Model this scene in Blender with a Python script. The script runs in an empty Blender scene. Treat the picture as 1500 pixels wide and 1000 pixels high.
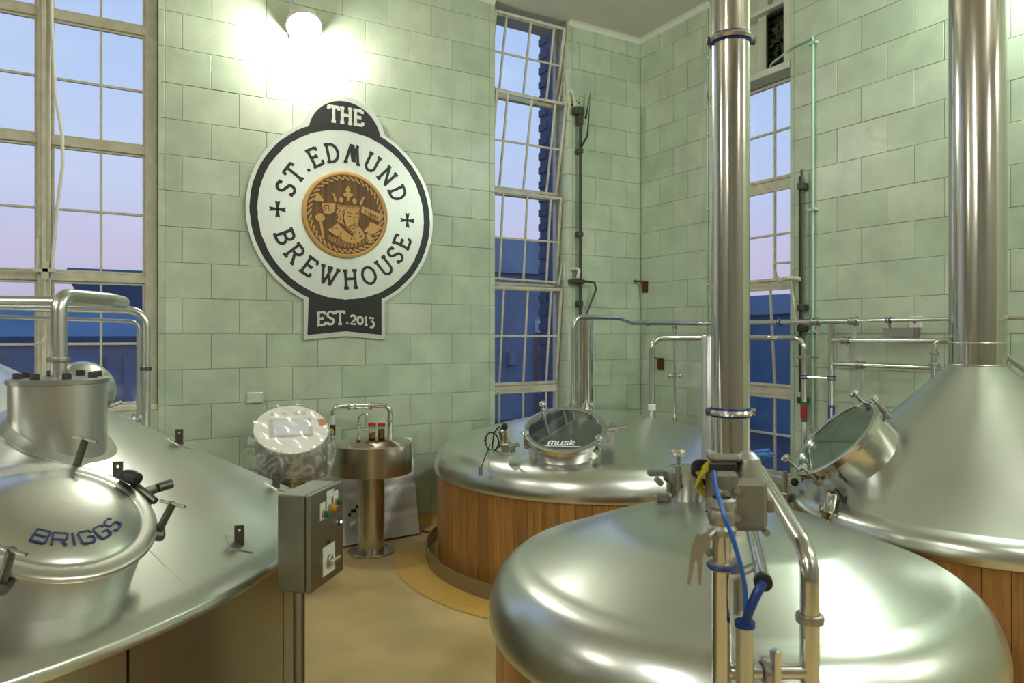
import bpy, math, random
from mathutils import Vector, Matrix
random.seed(7)
PI = math.pi
S = bpy.context.scene
COL = S.collection

# ------------------------------------------------------------------ camera
F, CX, HY, EYE = 1030.0, 750.0, 489.0, 1.88
TH = math.radians(30.2); sT, cT = math.sin(TH), math.cos(TH)
CAM = Vector((-5.55, -6.489, EYE))
cd = bpy.data.cameras.new('camera'); cam = bpy.data.objects.new('camera', cd); COL.objects.link(cam)
cam.location = CAM; cam.rotation_euler = (PI/2, 0, -TH)
cd.sensor_width = 36; cd.lens = 36*F/1500; cd.shift_y = -(500-HY)/1500
cd.clip_start = .05; cd.clip_end = 300
cd.dof.use_dof = True; cd.dof.focus_distance = 5.8; cd.dof.aperture_fstop = 5.0
S.camera = cam

# ------------------------------------------------------------------ world: dusk sky
W = bpy.data.worlds.new('dusk'); S.world = W; W.use_nodes = True
nt = W.node_tree; nt.nodes.clear()
out = nt.nodes.new('ShaderNodeOutputWorld'); bg = nt.nodes.new('ShaderNodeBackground')
tc = nt.nodes.new('ShaderNodeTexCoord'); sx = nt.nodes.new('ShaderNodeSeparateXYZ'); rp = nt.nodes.new('ShaderNodeValToRGB')
cl = nt.nodes.new('ShaderNodeTexNoise'); cl.inputs['Scale'].default_value = 2.2; cl.inputs['Detail'].default_value = 5
mp = nt.nodes.new('ShaderNodeMapping'); mp.inputs['Scale'].default_value = (1, 1, 3.5)
mx = nt.nodes.new('ShaderNodeMix'); mx.data_type = 'RGBA'
nt.links.new(tc.outputs['Generated'], sx.inputs[0]); nt.links.new(sx.outputs['Z'], rp.inputs['Fac'])
nt.links.new(tc.outputs['Generated'], mp.inputs['Vector']); nt.links.new(mp.outputs[0], cl.inputs['Vector'])
e = rp.color_ramp.elements
e[0].position = 0.0; e[0].color = (.50, .52, .68, 1)
e[1].position = 1.0; e[1].color = (.26, .40, .78, 1)
for p_, c_ in ((.04, (.60, .55, .71, 1)), (.11, (.66, .60, .78, 1)), (.18, (.60, .66, .88, 1)), (.28, (.54, .68, .94, 1)), (.45, (.45, .62, .94, 1))):
    q = rp.color_ramp.elements.new(p_); q.color = c_
cr = nt.nodes.new('ShaderNodeMapRange'); cr.inputs[1].default_value = .45; cr.inputs[2].default_value = .75; cr.inputs[4].default_value = .55
nt.links.new(cl.outputs[0], cr.inputs[0]); nt.links.new(cr.outputs[0], mx.inputs[0])
nt.links.new(rp.outputs[0], mx.inputs[6]); mx.inputs[7].default_value = (.80, .84, .95, 1)
nt.links.new(mx.outputs[2], bg.inputs[0]); bg.inputs[1].default_value = 1.0; nt.links.new(bg.outputs[0], out.inputs[0])

S.view_settings.view_transform = 'Standard'; S.view_settings.look = 'None'
S.view_settings.exposure = 0.0; S.view_settings.gamma = 1.0; S.view_settings.use_curve_mapping = False

LAMP_W = 92.0          # one bulkhead lamp, watts
FILL_DISC_W = 95.0      # one added ceiling fill lamp

# ------------------------------------------------------------------ helpers
def ray(px, py):
    u = (px-CX)/F; v = (HY-py)/F
    return Vector((u*cT+sT, -u*sT+cT, v))
def at(px, py, Z): return CAM+ray(px, py)*Z
def onx(px, py, x):
    r = ray(px, py); return CAM+r*((x-CAM.x)/r.x)
def ony(px, py, y):
    r = ray(px, py); return CAM+r*((y-CAM.y)/r.y)
def onz(px, py, z):
    r = ray(px, py); return CAM+r*((z-CAM.z)/r.z)
def room(X, Z): return Vector((CAM.x+X*cT+Z*sT, CAM.y-X*sT+Z*cT, 0))
def polar(D, a): a = math.radians(a); return room(D*math.sin(a), D*math.cos(a))
CR = Vector((cT, -sT, 0)); CF = Vector((sT, cT, 0)); UP = Vector((0, 0, 1))

class MB:
    def __init__(s): s.v = []; s.f = []
    def add(s, v, f, M=None):
        o = len(s.v)
        s.v += [M @ Vector(p) for p in v] if M else [Vector(p) for p in v]
        s.f += [tuple(i+o for i in q) for q in f]; return s
    def box(s, a, b, M=None, bv=0.0):
        (x0, y0, z0), (x1, y1, z1) = a, b
        if bv <= 0:
            v = [(x, y, z) for x in (x0, x1) for y in (y0, y1) for z in (z0, z1)]
            return s.add(v, [(0,1,3,2), (4,6,7,5), (0,4,5,1), (2,3,7,6), (0,2,6,4), (1,5,7,3)], M)
        v = []; X = (x0, x1); Y = (y0, y1); Z = (z0, z1); idx = {}
        for i in (0, 1):
            for j in (0, 1):
                for k in (0, 1):
                    dx = bv*(1-2*i); dy = bv*(1-2*j); dz = bv*(1-2*k)
                    for ax, p in enumerate(((X[i], Y[j]+dy, Z[k]+dz), (X[i]+dx, Y[j], Z[k]+dz), (X[i]+dx, Y[j]+dy, Z[k]))):
                        idx[i, j, k, ax] = len(v); v.append(p)
        f = []
        for i in (0, 1):
            f.append([idx[i, j, k, 0] for j, k in ((0,0), (0,1), (1,1), (1,0))])
            f.append([idx[j, i, k, 1] for j, k in ((0,0), (0,1), (1,1), (1,0))])
            f.append([idx[j, k, i, 2] for j, k in ((0,0), (0,1), (1,1), (1,0))])
        for i in (0, 1):
            for j in (0, 1):
                f.append([idx[i,j,0,0], idx[i,j,1,0], idx[i,j,1,1], idx[i,j,0,1]])
                f.append([idx[i,0,j,0], idx[i,1,j,0], idx[i,1,j,2], idx[i,0,j,2]])
                f.append([idx[0,i,j,1], idx[1,i,j,1], idx[1,i,j,2], idx[0,i,j,2]])
                for k in (0, 1): f.append([idx[i,j,k,0], idx[i,j,k,1], idx[i,j,k,2]])
        return s.add(v, f, M)
    def lathe(s, prof, n=32, M=None, cap0=False, cap1=False):
        v = []; f = []; m = len(prof)
        for i in range(n):
            a = 2*PI*i/n
            for r, z in prof: v.append((r*math.cos(a), r*math.sin(a), z))
        for i in range(n):
            j = (i+1) % n
            for k in range(m-1): f.append((i*m+k, j*m+k, j*m+k+1, i*m+k+1))
        if cap0: f.append([i*m for i in range(n)][::-1])
        if cap1: f.append([i*m+m-1 for i in range(n)])
        return s.add(v, f, M)
    def cyl(s, r, z0, z1, n=24, M=None): return s.lathe([(r, z0), (r, z1)], n, M, True, True)
    def torus(s, R, r, n=32, m=10, M=None):
        v = []; f = []
        for i in range(n):
            a = 2*PI*i/n
            for j in range(m):
                b = 2*PI*j/m; q = R+r*math.cos(b); v.append((q*math.cos(a), q*math.sin(a), r*math.sin(b)))
        for i in range(n):
            for j in range(m):
                f.append((i*m+j, ((i+1) % n)*m+j, ((i+1) % n)*m+(j+1) % m, i*m+(j+1) % m))
        return s.add(v, f, M)
    def tube(s, path, r, bend=0.0, n=14, caps=True, r1=None):
        P = [Vector(p) for p in path]
        if bend > 0 and len(P) > 2:
            Q = [P[0]]
            for i in range(1, len(P)-1):
                a = (P[i-1]-P[i]); b = (P[i+1]-P[i]); la, lb = a.length, b.length; a.normalize(); b.normalize()
                ang = a.angle(b)
                if ang > PI-.02: Q.append(P[i]); continue
                d = min(bend/math.tan(ang/2), la*.49, lb*.49); R = d*math.tan(ang/2)
                c = P[i]+(a+b).normalized()*(R/math.sin(ang/2)); p0 = P[i]+a*d; p1 = P[i]+b*d
                u0 = p0-c; u1 = p1-c
                u0.normalize(); u1.normalize()
                for k in range(8): Q.append(c+u0.slerp(u1, k/7)*R)
            Q.append(P[-1]); P = Q
        m = len(P); t = (P[1]-P[0]).normalized(); ref = UP if abs(t.z) < .9 else Vector((1, 0, 0))
        nrm = (ref-t*ref.dot(t)).normalized(); v = []; f = []
        for i in range(m):
            t2 = ((P[min(i+1, m-1)]-P[i]).normalized()+(P[i]-P[max(i-1, 0)]).normalized()).normalized()
            nrm = (nrm-t2*nrm.dot(t2)).normalized(); bn = t2.cross(nrm)
            rr = r if r1 is None else r+(r1-r)*i/(m-1)
            for j in range(n):
                a = 2*PI*j/n; v.append(P[i]+nrm*(rr*math.cos(a))+bn*(rr*math.sin(a)))
        for i in range(m-1):
            for j in range(n): f.append((i*n+j, i*n+(j+1) % n, (i+1)*n+(j+1) % n, (i+1)*n+j))
        if caps: f.append(list(range(n))[::-1]); f.append([(m-1)*n+j for j in range(n)])
        return s.add(v, f)
    def poly(s, pts, h0, h1, fn):            # extruded outline, fn(u,v,h)->xyz
        n = len(pts); v = [fn(u, w, h0) for u, w in pts]+[fn(u, w, h1) for u, w in pts]
        f = [list(range(n))[::-1], list(range(n, 2*n))]+[(i, (i+1) % n, n+(i+1) % n, n+i) for i in range(n)]
        return s.add(v, f)
    def stroke(s, pts, w, h0, h1, fn):       # extruded ribbon along a 2d polyline
        n = len(pts); P = [Vector(p) for p in pts]; L = []; R = []
        for i in range(n):
            t = Vector((0, 0))
            if i < n-1: t += (P[i+1]-P[i]).normalized()
            if i > 0: t += (P[i]-P[i-1]).normalized()
            if t.length < 1e-6: t = Vector((1, 0))
            t.normalize(); nn = Vector((-t.y, t.x))*(w/2); L.append(P[i]+nn); R.append(P[i]-nn)
        v = []
        for i in range(n): v += [fn(L[i].x, L[i].y, h0), fn(R[i].x, R[i].y, h0), fn(L[i].x, L[i].y, h1), fn(R[i].x, R[i].y, h1)]
        f = []
        for i in range(n-1):
            a = 4*i; b = a+4
            f += [(a+2, a+3, b+3, b+2), (a, b, b+1, a+1), (a, a+2, b+2, b), (a+1, b+1, b+3, a+3)]
        f += [(0, 1, 3, 2), (4*n-4, 4*n-2, 4*n-1, 4*n-3)]
        return s.add(v, f)
    def mesh(s, name, off=Vector((0, 0, 0)), smooth=35):
        me = bpy.data.meshes.new(name); me.from_pydata([tuple(p-off) for p in s.v], [], s.f)
        import bmesh
        b = bmesh.new(); b.from_mesh(me); bmesh.ops.recalc_face_normals(b, faces=b.faces); b.to_mesh(me); b.free()
        if smooth:
            for p in me.polygons: p.use_smooth = True
            me.set_sharp_from_angle(angle=math.radians(smooth))
        return me

def tag(o, label=None, cat=None, group=None, kind=None):
    if label: o['label'] = label
    if cat: o['category'] = cat
    if group: o['group'] = group
    if kind: o['kind'] = kind
    return o
def empty(name, loc, label=None, cat=None, group=None, kind=None):
    o = bpy.data.objects.new(name, None); COL.objects.link(o); o.location = loc; o.empty_display_size = .1
    o['_w'] = [loc[0], loc[1], loc[2]]
    return tag(o, label, cat, group, kind)
def woff(p): return Vector(p['_w']) if p is not None and '_w' in p else Vector((0, 0, 0))
def obj(name, mb, m, parent=None, smooth=35, label=None, cat=None, group=None, kind=None, base=None):
    if parent is not None:
        off = woff(parent); o = bpy.data.objects.new(name, mb.mesh(name, off, smooth)); o.parent = parent; o['_w'] = list(off)
    else:
        if base is None:
            xs = [p.x for p in mb.v]; ys = [p.y for p in mb.v]; zs = [p.z for p in mb.v]
            base = Vector(((min(xs)+max(xs))/2, (min(ys)+max(ys))/2, min(zs)))
        o = bpy.data.objects.new(name, mb.mesh(name, Vector(base), smooth)); o.location = base; o['_w'] = list(base)
    COL.objects.link(o)
    if m: o.data.materials.append(m)
    return tag(o, label, cat, group, kind)
def frame(p, n, xref=None):                  # matrix with local z along n
    z = Vector(n).normalized(); x = Vector(xref) if xref else (UP.cross(z) if abs(z.z) < .999 else Vector((1, 0, 0)))
    x = (x-z*x.dot(z)).normalized(); y = z.cross(x)
    return Matrix(((x.x, y.x, z.x, p[0]), (x.y, y.y, z.y, p[1]), (x.z, y.z, z.z, p[2]), (0, 0, 0, 1)))
def T(x, y, z): return Matrix.Translation((x, y, z))
def RX(a): return Matrix.Rotation(a, 4, 'X')
def RY(a): return Matrix.Rotation(a, 4, 'Y')
def RZ(a): return Matrix.Rotation(a, 4, 'Z')

# ------------------------------------------------------------------ materials
def newmat(name):
    m = bpy.data.materials.new(name); m.use_nodes = True; n = m.node_tree
    return m, n, n.nodes['Principled BSDF']
def mat(name, col, rough=.5, metal=0., var=.0, scale=6., bump=0., stretch=None, spec=None, rnd=0., rvar=0., coat=0., aniso=0.):
    m, n, b = newmat(name); b.inputs['Roughness'].default_value = rough; b.inputs['Metallic'].default_value = metal
    c = (*col, 1); b.inputs['Base Color'].default_value = c
    if spec is not None: b.inputs['Specular IOR Level'].default_value = spec
    if coat: b.inputs['Coat Weight'].default_value = coat; b.inputs['Coat Roughness'].default_value = .15
    if var or bump or rnd or rvar:
        t = n.nodes.new('ShaderNodeTexCoord'); mp = n.nodes.new('ShaderNodeMapping'); ns = n.nodes.new('ShaderNodeTexNoise')
        ns.inputs['Scale'].default_value = scale; ns.inputs['Detail'].default_value = 6 if var or bump or rnd else 2
        if stretch: mp.inputs['Scale'].default_value = stretch
        n.links.new(t.outputs['Object'], mp.inputs[0]); vec = mp.outputs[0]
        oi = n.nodes.new('ShaderNodeObjectInfo')
        if rnd:
            ad = n.nodes.new('ShaderNodeVectorMath'); ad.operation = 'ADD'; ml = n.nodes.new('ShaderNodeMath'); ml.operation = 'MULTIPLY'; ml.inputs[1].default_value = 37.
            n.links.new(oi.outputs['Random'], ml.inputs[0]); n.links.new(vec, ad.inputs[0]); n.links.new(ml.outputs[0], ad.inputs[1]); vec = ad.outputs[0]
        n.links.new(vec, ns.inputs['Vector'])
        if var or rnd:
            hs = n.nodes.new('ShaderNodeHueSaturation'); hs.inputs['Color'].default_value = c
            mr = n.nodes.new('ShaderNodeMapRange'); mr.inputs[3].default_value = 1-var; mr.inputs[4].default_value = 1+var
            mr.inputs[1].default_value = .3; mr.inputs[2].default_value = .7; n.links.new(ns.outputs[0], mr.inputs[0]); val = mr.outputs[0]
            if rnd:
                m2 = n.nodes.new('ShaderNodeMapRange'); m2.inputs[3].default_value = 1-rnd; m2.inputs[4].default_value = 1+rnd
                n.links.new(oi.outputs['Random'], m2.inputs[0]); mu = n.nodes.new('ShaderNodeMath'); mu.operation = 'MULTIPLY'
                n.links.new(val, mu.inputs[0]); n.links.new(m2.outputs[0], mu.inputs[1]); val = mu.outputs[0]
            n.links.new(val, hs.inputs['Value']); n.links.new(hs.outputs[0], b.inputs['Base Color'])
        if rvar:
            m3 = n.nodes.new('ShaderNodeMapRange'); m3.inputs[3].default_value = max(.02, rough-rvar); m3.inputs[4].default_value = rough+rvar
            m3.inputs[1].default_value = .3; m3.inputs[2].default_value = .7
            n.links.new(ns.outputs[0], m3.inputs[0]); n.links.new(m3.outputs[0], b.inputs['Roughness'])
        if bump:
            bp = n.nodes.new('ShaderNodeBump'); bp.inputs['Strength'].default_value = bump; bp.inputs['Distance'].default_value = .01
            n.links.new(ns.outputs[0], bp.inputs['Height']); n.links.new(bp.outputs[0], b.inputs['Normal'])
    return m
M = {}
M['steel'] = mat('brushed_steel', (.63, .63, .60), .32, 1, 0, 2, 0, rvar=.03)
M['dome'] = mat('satin_steel_shell', (.66, .685, .65), .28, 1)
M['pipe'] = mat('polished_pipe_steel', (.66, .66, .63), .17, 1, .04, 5)
M['stack'] = mat('polished_stack_steel', (.64, .62, .58), .13, 1, .05, 4, 0, (3, 3, .3), rvar=.04)
M['chrome'] = mat('chrome', (.85, .85, .86), .06, 1)
M['dull'] = mat('dull_cast_steel', (.40, .39, .36), .42, 1)
M['darksteel'] = mat('dark_clamp_steel', (.13, .125, .11), .38, .9)
M['skirt'] = mat('skirt_steel', (.36, .37, .33), .34, 1, .08, 2, 0, (1, 1, .2))
M['drumsteel'] = mat('console_steel', (.50, .50, .47), .28, 1, .04, 4, 0, (3, 3, .3))
M['sinksteel'] = mat('sink_steel', (.58, .53, .44), .26, 1, .05, 4, 0, (3, 3, .3))
M['boxsteel'] = mat('enclosure_steel', (.29, .30, .27), .36, 1, .04, 8)
M['black'] = mat('black_rubber', (.012, .012, .013), .5)
M['blackpaint'] = mat('black_sign_print', (.010, .010, .011), .45)
M['cream'] = mat('cream_window_paint', (.62, .59, .47), .45, 0, .12, 14)
M['white'] = mat('white_plastic', (.72, .72, .68), .4)
M['ceiling'] = mat('ceiling_plaster', (.62, .61, .53), .85, 0, .04, 2)
M['cornice'] = mat('cornice_plaster', (.72, .74, .64), .7, 0, .05, 4)
M['grout'] = mat('grout_dark', (.40, .46, .345), .7, 0, .2, 8)
M['arris'] = mat('arris_tile_glaze', (.50, .58, .43), .3, 0, .06, 5, 0, rnd=.05)
M['floor'] = mat('floor_resin', (.56, .42, .20), .38, 0, .16, 2.5, .06, rvar=.1)
M['amber'] = mat('amber_floor_resin', (.62, .38, .09), .36, 0, .06, 4)
M['wood'] = mat('oak_stave', (.34, .165, .045), .42, 0, .28, 9, .10, (5, 5, .35), rnd=.22, coat=.15)
M['blue'] = mat('blue_rubber', (.005, .03, .20), .4)
M['bluecable'] = mat('blue_cable', (.01, .10, .42), .35)
M['bluecloth'] = mat('blue_tape', (.01, .10, .36), .5)
M['yellow'] = mat('yellow_wire', (.55, .47, .02), .45)
M['green'] = mat('green_lens', (.01, .10, .05), .2)
M['amberlens'] = mat('amber_lens', (.62, .25, .01), .2)
M['labelwhite'] = mat('label_card', (.60, .62, .52), .6)
M['red'] = mat('red_plastic', (.55, .015, .012), .35)
M['beer'] = mat('amber_beer', (.30, .10, .008), .12)
M['beerdark'] = mat('brown_beer', (.20, .065, .010), .12)
M['iron'] = mat('dark_green_iron', (.055, .065, .040), .5, .3)
M['rust'] = mat('rusted_bracket', (.10, .026, .012), .8, 0, .3, 40)
M['mint'] = mat('mint_painted_conduit', (.40, .62, .50), .35)
M['concrete'] = mat('painted_lintel', (.62, .64, .54), .7, 0, .06, 5)
M['valvebody'] = mat('grey_valve_casting', (.17, .16, .125), .55, .2)
M['purple'] = mat('purple_pipe_band', (.07, .05, .30), .5)
M['redband'] = mat('red_pipe_band', (.35, .02, .02), .5)
M['greenband'] = mat('green_pipe_band', (.06, .13, .04), .5)
M['hazard'] = mat('yellow_pipe_label', (.75, .60, .02), .5)
M['signwhite'] = mat('brushed_aluminium_sign', (.62, .67, .63), .34, .55, .03, 6, 0, (8, 1, .2))
M['panelwhite'] = mat('white_console_top', (.86, .84, .79), .35)
M['screen'] = mat('screen_film', (.74, .77, .86), .25)
M['orange'] = mat('orange_sticker', (.65, .28, .14), .6)
M['bluetext'] = mat('blue_embossed_print', (.020, .035, .14), .4)
M['etch'] = mat('etched_white_print', (.75, .8, .85), .5)
M['medal_dark'] = mat('burnt_engraved_oak', (.15, .070, .018), .55, 0, .45, 6, 0, (7, 1, .12))
M['medal_light'] = mat('pale_oak_relief', (.62, .36, .11), .5, 0, .12, 30, 0, (8, 1, .4))
M['foil'] = mat('silver_wrap', (.60, .60, .60), .40, .15, .10, 3, .35)
M['bldg'] = mat('slate_blue_render', (.20, .25, .35), .8, 0, .15, .6)
M['bldg2'] = mat('dark_blue_roof', (.085, .18, .30), .7, 0, .2, .8)
M['slate'] = mat('pale_blue_slate', (.22, .30, .42), .7, 0, .15, .8)
M['bldg3'] = mat('violet_grey_render', (.24, .25, .34), .8, 0, .12, .7)
M['bldg4'] = mat('navy_render', (.06, .105, .19), .8, 0, .15, .7)
M['ground'] = mat('asphalt', (.06, .07, .10), .9, 0, .1, 1)
M['farwall'] = mat('plain_green_render', (.46, .54, .40), .5, 0, .05, 3)
M['rearwall'] = mat('brown_render', (.24, .235, .20), .7, 0, .15, 1.5)
M['fan'] = mat('black_fan_plastic', (.012, .014, .010), .4)

def emis(name, col, st):
    m, n, b = newmat(name); b.inputs['Base Color'].default_value = (*col, 1); b.inputs['Emission Color'].default_value = (*col, 1); b.inputs['Emission Strength'].default_value = st
    return m
M['lampglow'] = emis('lamp_diffuser', (1, .97, .88), 5.0)
M['led'] = emis('blue_white_led', (.6, .7, 1), 4.0)

def glassmat(name, tint, fac, rough=.02):
    m = bpy.data.materials.new(name); m.use_nodes = True; n = m.node_tree; n.nodes.clear()
    o = n.nodes.new('ShaderNodeOutputMaterial'); mx = n.nodes.new('ShaderNodeMixShader'); t = n.nodes.new('ShaderNodeBsdfTransparent'); g = n.nodes.new('ShaderNodeBsdfGlossy')
    lw = n.nodes.new('ShaderNodeLayerWeight'); lw.inputs[0].default_value = .25; mr = n.nodes.new('ShaderNodeMapRange'); mr.inputs[3].default_value = fac; mr.inputs[4].default_value = min(1, fac+.25)
    t.inputs[0].default_value = (*tint, 1); g.inputs['Roughness'].default_value = rough
    n.links.new(lw.outputs['Fresnel'], mr.inputs[0]); n.links.new(mr.outputs[0], mx.inputs[0]); n.links.new(t.outputs[0], mx.inputs[1]); n.links.new(g.outputs[0], mx.inputs[2]); n.links.new(mx.outputs[0], o.inputs[0])
    return m
M['glass'] = glassmat('window_glass', (.94, .96, 1.), .015)
M['manglass'] = glassmat('manway_glass', (.70, .78, .80), .36)
M['bottleglass'] = glassmat('clear_bottle', (.90, .92, .88), .06)

def filmmat():
    m = bpy.data.materials.new('clear_plastic_film'); m.use_nodes = True; n = m.node_tree; n.nodes.clear()
    o = n.nodes.new('ShaderNodeOutputMaterial'); mx = n.nodes.new('ShaderNodeMixShader'); t = n.nodes.new('ShaderNodeBsdfTransparent'); b = n.nodes.new('ShaderNodeBsdfPrincipled')
    b.inputs['Base Color'].default_value = (.75, .76, .72, 1); b.inputs['Roughness'].default_value = .12
    tcn = n.nodes.new('ShaderNodeTexCoord'); ns = n.nodes.new('ShaderNodeTexNoise'); ns.inputs['Scale'].default_value = 9; ns.inputs['Detail'].default_value = 7; ns.inputs['Distortion'].default_value = 1.5
    mr = n.nodes.new('ShaderNodeMapRange'); mr.inputs[1].default_value = .45; mr.inputs[2].default_value = .68; mr.inputs[3].default_value = .10; mr.inputs[4].default_value = .62
    bp = n.nodes.new('ShaderNodeBump'); bp.inputs['Strength'].default_value = .9; bp.inputs['Distance'].default_value = .02
    n.links.new(tcn.outputs['Object'], ns.inputs['Vector']); n.links.new(ns.outputs[0], mr.inputs[0]); n.links.new(ns.outputs[0], bp.inputs['Height']); n.links.new(bp.outputs[0], b.inputs['Normal'])
    n.links.new(mr.outputs[0], mx.inputs[0]); n.links.new(t.outputs[0], mx.inputs[1]); n.links.new(b.outputs[0], mx.inputs[2]); n.links.new(mx.outputs[0], o.inputs[0])
    return m
M['film'] = filmmat()

def tilemat():
    m, n, b = newmat('pale_green_glazed_tile'); b.inputs['Roughness'].default_value = .33; b.inputs['Specular IOR Level'].default_value = .45
    oi = n.nodes.new('ShaderNodeObjectInfo'); tcn = n.nodes.new('ShaderNodeTexCoord'); ge = n.nodes.new('ShaderNodeNewGeometry')
    rp = n.nodes.new('ShaderNodeValToRGB'); rp.color_ramp.elements[0].color = (.47, .57, .43, 1); rp.color_ramp.elements[1].color = (.60, .65, .55, 1)
    e = rp.color_ramp.elements.new(.5); e.color = (.52, .615, .475, 1); e = rp.color_ramp.elements.new(.93); e.color = (.54, .625, .49, 1)
    n.links.new(oi.outputs['Random'], rp.inputs[0])
    ns = n.nodes.new('ShaderNodeTexNoise'); ns.inputs['Scale'].default_value = 3.5; ns.inputs['Detail'].default_value = 7
    n.links.new(ge.outputs['Position'], ns.inputs['Vector'])
    mr = n.nodes.new('ShaderNodeMapRange'); mr.inputs[1].default_value = .3; mr.inputs[2].default_value = .7; mr.inputs[3].default_value = .86; mr.inputs[4].default_value = 1.10
    hs = n.nodes.new('ShaderNodeHueSaturation'); n.links.new(ns.outputs[0], mr.inputs[0]); n.links.new(mr.outputs[0], hs.inputs['Value']); n.links.new(rp.outputs[0], hs.inputs['Color'])
    # hairline cracks: narrow band of a second distorted noise
    n2 = n.nodes.new('ShaderNodeTexNoise'); n2.inputs['Scale'].default_value = 1.6; n2.inputs['Detail'].default_value = 5; n2.inputs['Distortion'].default_value = .8
    n.links.new(ge.outputs['Position'], n2.inputs['Vector'])
    sb = n.nodes.new('ShaderNodeMath'); sb.operation = 'SUBTRACT'; sb.inputs[1].default_value = .5; ab = n.nodes.new('ShaderNodeMath'); ab.operation = 'ABSOLUTE'
    m4 = n.nodes.new('ShaderNodeMapRange'); m4.inputs[1].default_value = 0; m4.inputs[2].default_value = .0035; m4.inputs[3].default_value = .28; m4.inputs[4].default_value = 0
    n.links.new(n2.outputs[0], sb.inputs[0]); n.links.new(sb.outputs[0], ab.inputs[0]); n.links.new(ab.outputs[0], m4.inputs[0])
    mx = n.nodes.new('ShaderNodeMix'); mx.data_type = 'RGBA'; n.links.new(m4.outputs[0], mx.inputs[0]); n.links.new(hs.outputs[0], mx.inputs[6]); mx.inputs[7].default_value = (.27, .32, .21, 1)
    n.links.new(mx.outputs[2], b.inputs['Base Color'])
    return m
M['tile'] = tilemat()
def brickmat():
    m, n, b = newmat('dark_blue_brick'); b.inputs['Roughness'].default_value = .85
    t = n.nodes.new('ShaderNodeTexCoord'); br = n.nodes.new('ShaderNodeTexBrick'); br.inputs['Scale'].default_value = 4.5
    br.inputs['Color1'].default_value = (.07, .095, .16, 1); br.inputs['Color2'].default_value = (.09, .105, .16, 1); br.inputs['Mortar'].default_value = (.09, .11, .2, 1)
    mp = n.nodes.new('ShaderNodeMapping'); mp.inputs['Rotation'].default_value = (PI/2, 0, 0)
    n.links.new(t.outputs['Object'], mp.inputs[0]); n.links.new(mp.outputs[0], br.inputs[0]); n.links.new(br.outputs[0], b.inputs[0]); return m
M['brick'] = brickmat()

# ------------------------------------------------------------------ structure: room shell
CEIL = 5.388; XL, YB = -10.2, -10.2; TW, THh = .4535, .2985; TZ0 = 1.88
W1x0, W1x1, W1z = -7.75, -5.153, 1.25
W2x0, W2x1, W2z = -1.982, -1.045, .45
W3y0, W3y1, W3z = -2.118, -1.115, .45
WT = .32
obj('floor', MB().box((XL, YB, -.15), (0, 0, 0)), M['floor'], kind='structure', smooth=0, base=(0, 0, 0))
obj('ceiling', MB().box((XL-.4, YB-.4, CEIL), (.5, .5, CEIL+.2)), M['ceiling'], kind='structure', smooth=0, base=(0, 0, 0))
G = .014    # tile thickness: backing face sits this far behind the tile face
wb = MB()
wb.box((XL, G, -.15), (W1x0, WT, CEIL)); wb.box((W1x0, G, -.15), (W1x1, WT, W1z)); wb.box((W1x1+.004, G, -.15), (W2x0-.004, WT, CEIL))
wb.box((W2x0-.004, G, -.15), (W2x1+.004, WT, W2z)); wb.box((W2x1+.004, G, -.15), (WT, WT, CEIL))
wall_back = obj('wall_back', wb, M['grout'], kind='structure', smooth=0, base=(0, 0, 0))
wr = MB()
wr.box((G, YB, -.15), (WT, W3y0-.004, CEIL)); wr.box((G, W3y0-.004, -.15), (WT, W3y1+.004, W3z)); wr.box((G, W3y1+.004, -.15), (WT, G, CEIL))
wall_right = obj('wall_right', wr, M['grout'], kind='structure', smooth=0, base=(0, 0, 0))
obj('wall_left', MB().box((XL-.3, YB, -.15), (XL, 0, CEIL)), M['rearwall'], kind='structure', smooth=0, base=(0, 0, 0))
obj('wall_front', MB().box((XL-.3, YB-.3, -.15), (.3, YB, CEIL)), M['rearwall'], kind='structure', smooth=0, base=(0, 0, 0))

tile_cache = {}
def tile_mesh(w, h):
    k = (round(w, 3), round(h, 3))
    if k not in tile_cache:
        g = .0015; b = .003; a, c = w/2-g, h/2-g; mb = MB()
        v = [(-a, 0, -c), (a, 0, -c), (a, 0, c), (-a, 0, c)]; v2 = [(x*(1-b/a), -G, z*(1-b/c)) for x, _, z in v]; v1 = [(x, -G+b*.6, z) for x, _, z in v]
        mb.add(v+v1+v2, [(8, 9, 10, 11)]+[(i, (i+1) % 4, 4+(i+1) % 4, 4+i) for i in range(4)]+[(4+i, 4+(i+1) % 4, 8+(i+1) % 4, 8+i) for i in range(4)])
        me = mb.mesh('tile', smooth=0); me.materials.append(M['tile']); tile_cache[k] = me
    return tile_cache[k]
def place_tile(wall, axis, c, z, w, h, face=0., dirn=0):
    if w < .02 or h < .02: return
    o = bpy.data.objects.new('tile', tile_mesh(w, h)); COL.objects.link(o); o.parent = wall
    j = random.uniform(-.0012, .0012)
    if axis == 'x': o.location = (c, G+j, z)
    else: o.location = (G+j, c, z); o.rotation_euler = (0, 0, -PI/2)
def tiles(wall, axis, a0, a1, z0, z1, phase):
    k0 = math.floor((z0-TZ0)/THh)
    for k in range(k0, 40):
        zl = max(z0, TZ0+k*THh); zh = min(z1, TZ0+(k+1)*THh)
        if zl >= z1-1e-4: break
        if zh-zl < .03: continue
        ph = phase+(TW/2 if k % 2 == 0 else 0)
        i = math.floor((a0-ph)/TW)
        while ph+i*TW < a1-1e-4:
            l = max(a0, ph+i*TW); r = min(a1, ph+(i+1)*TW); i += 1
            if r-l > .02: place_tile(wall, axis, (l+r)/2, (zl+zh)/2, r-l, zh-zl)
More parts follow.
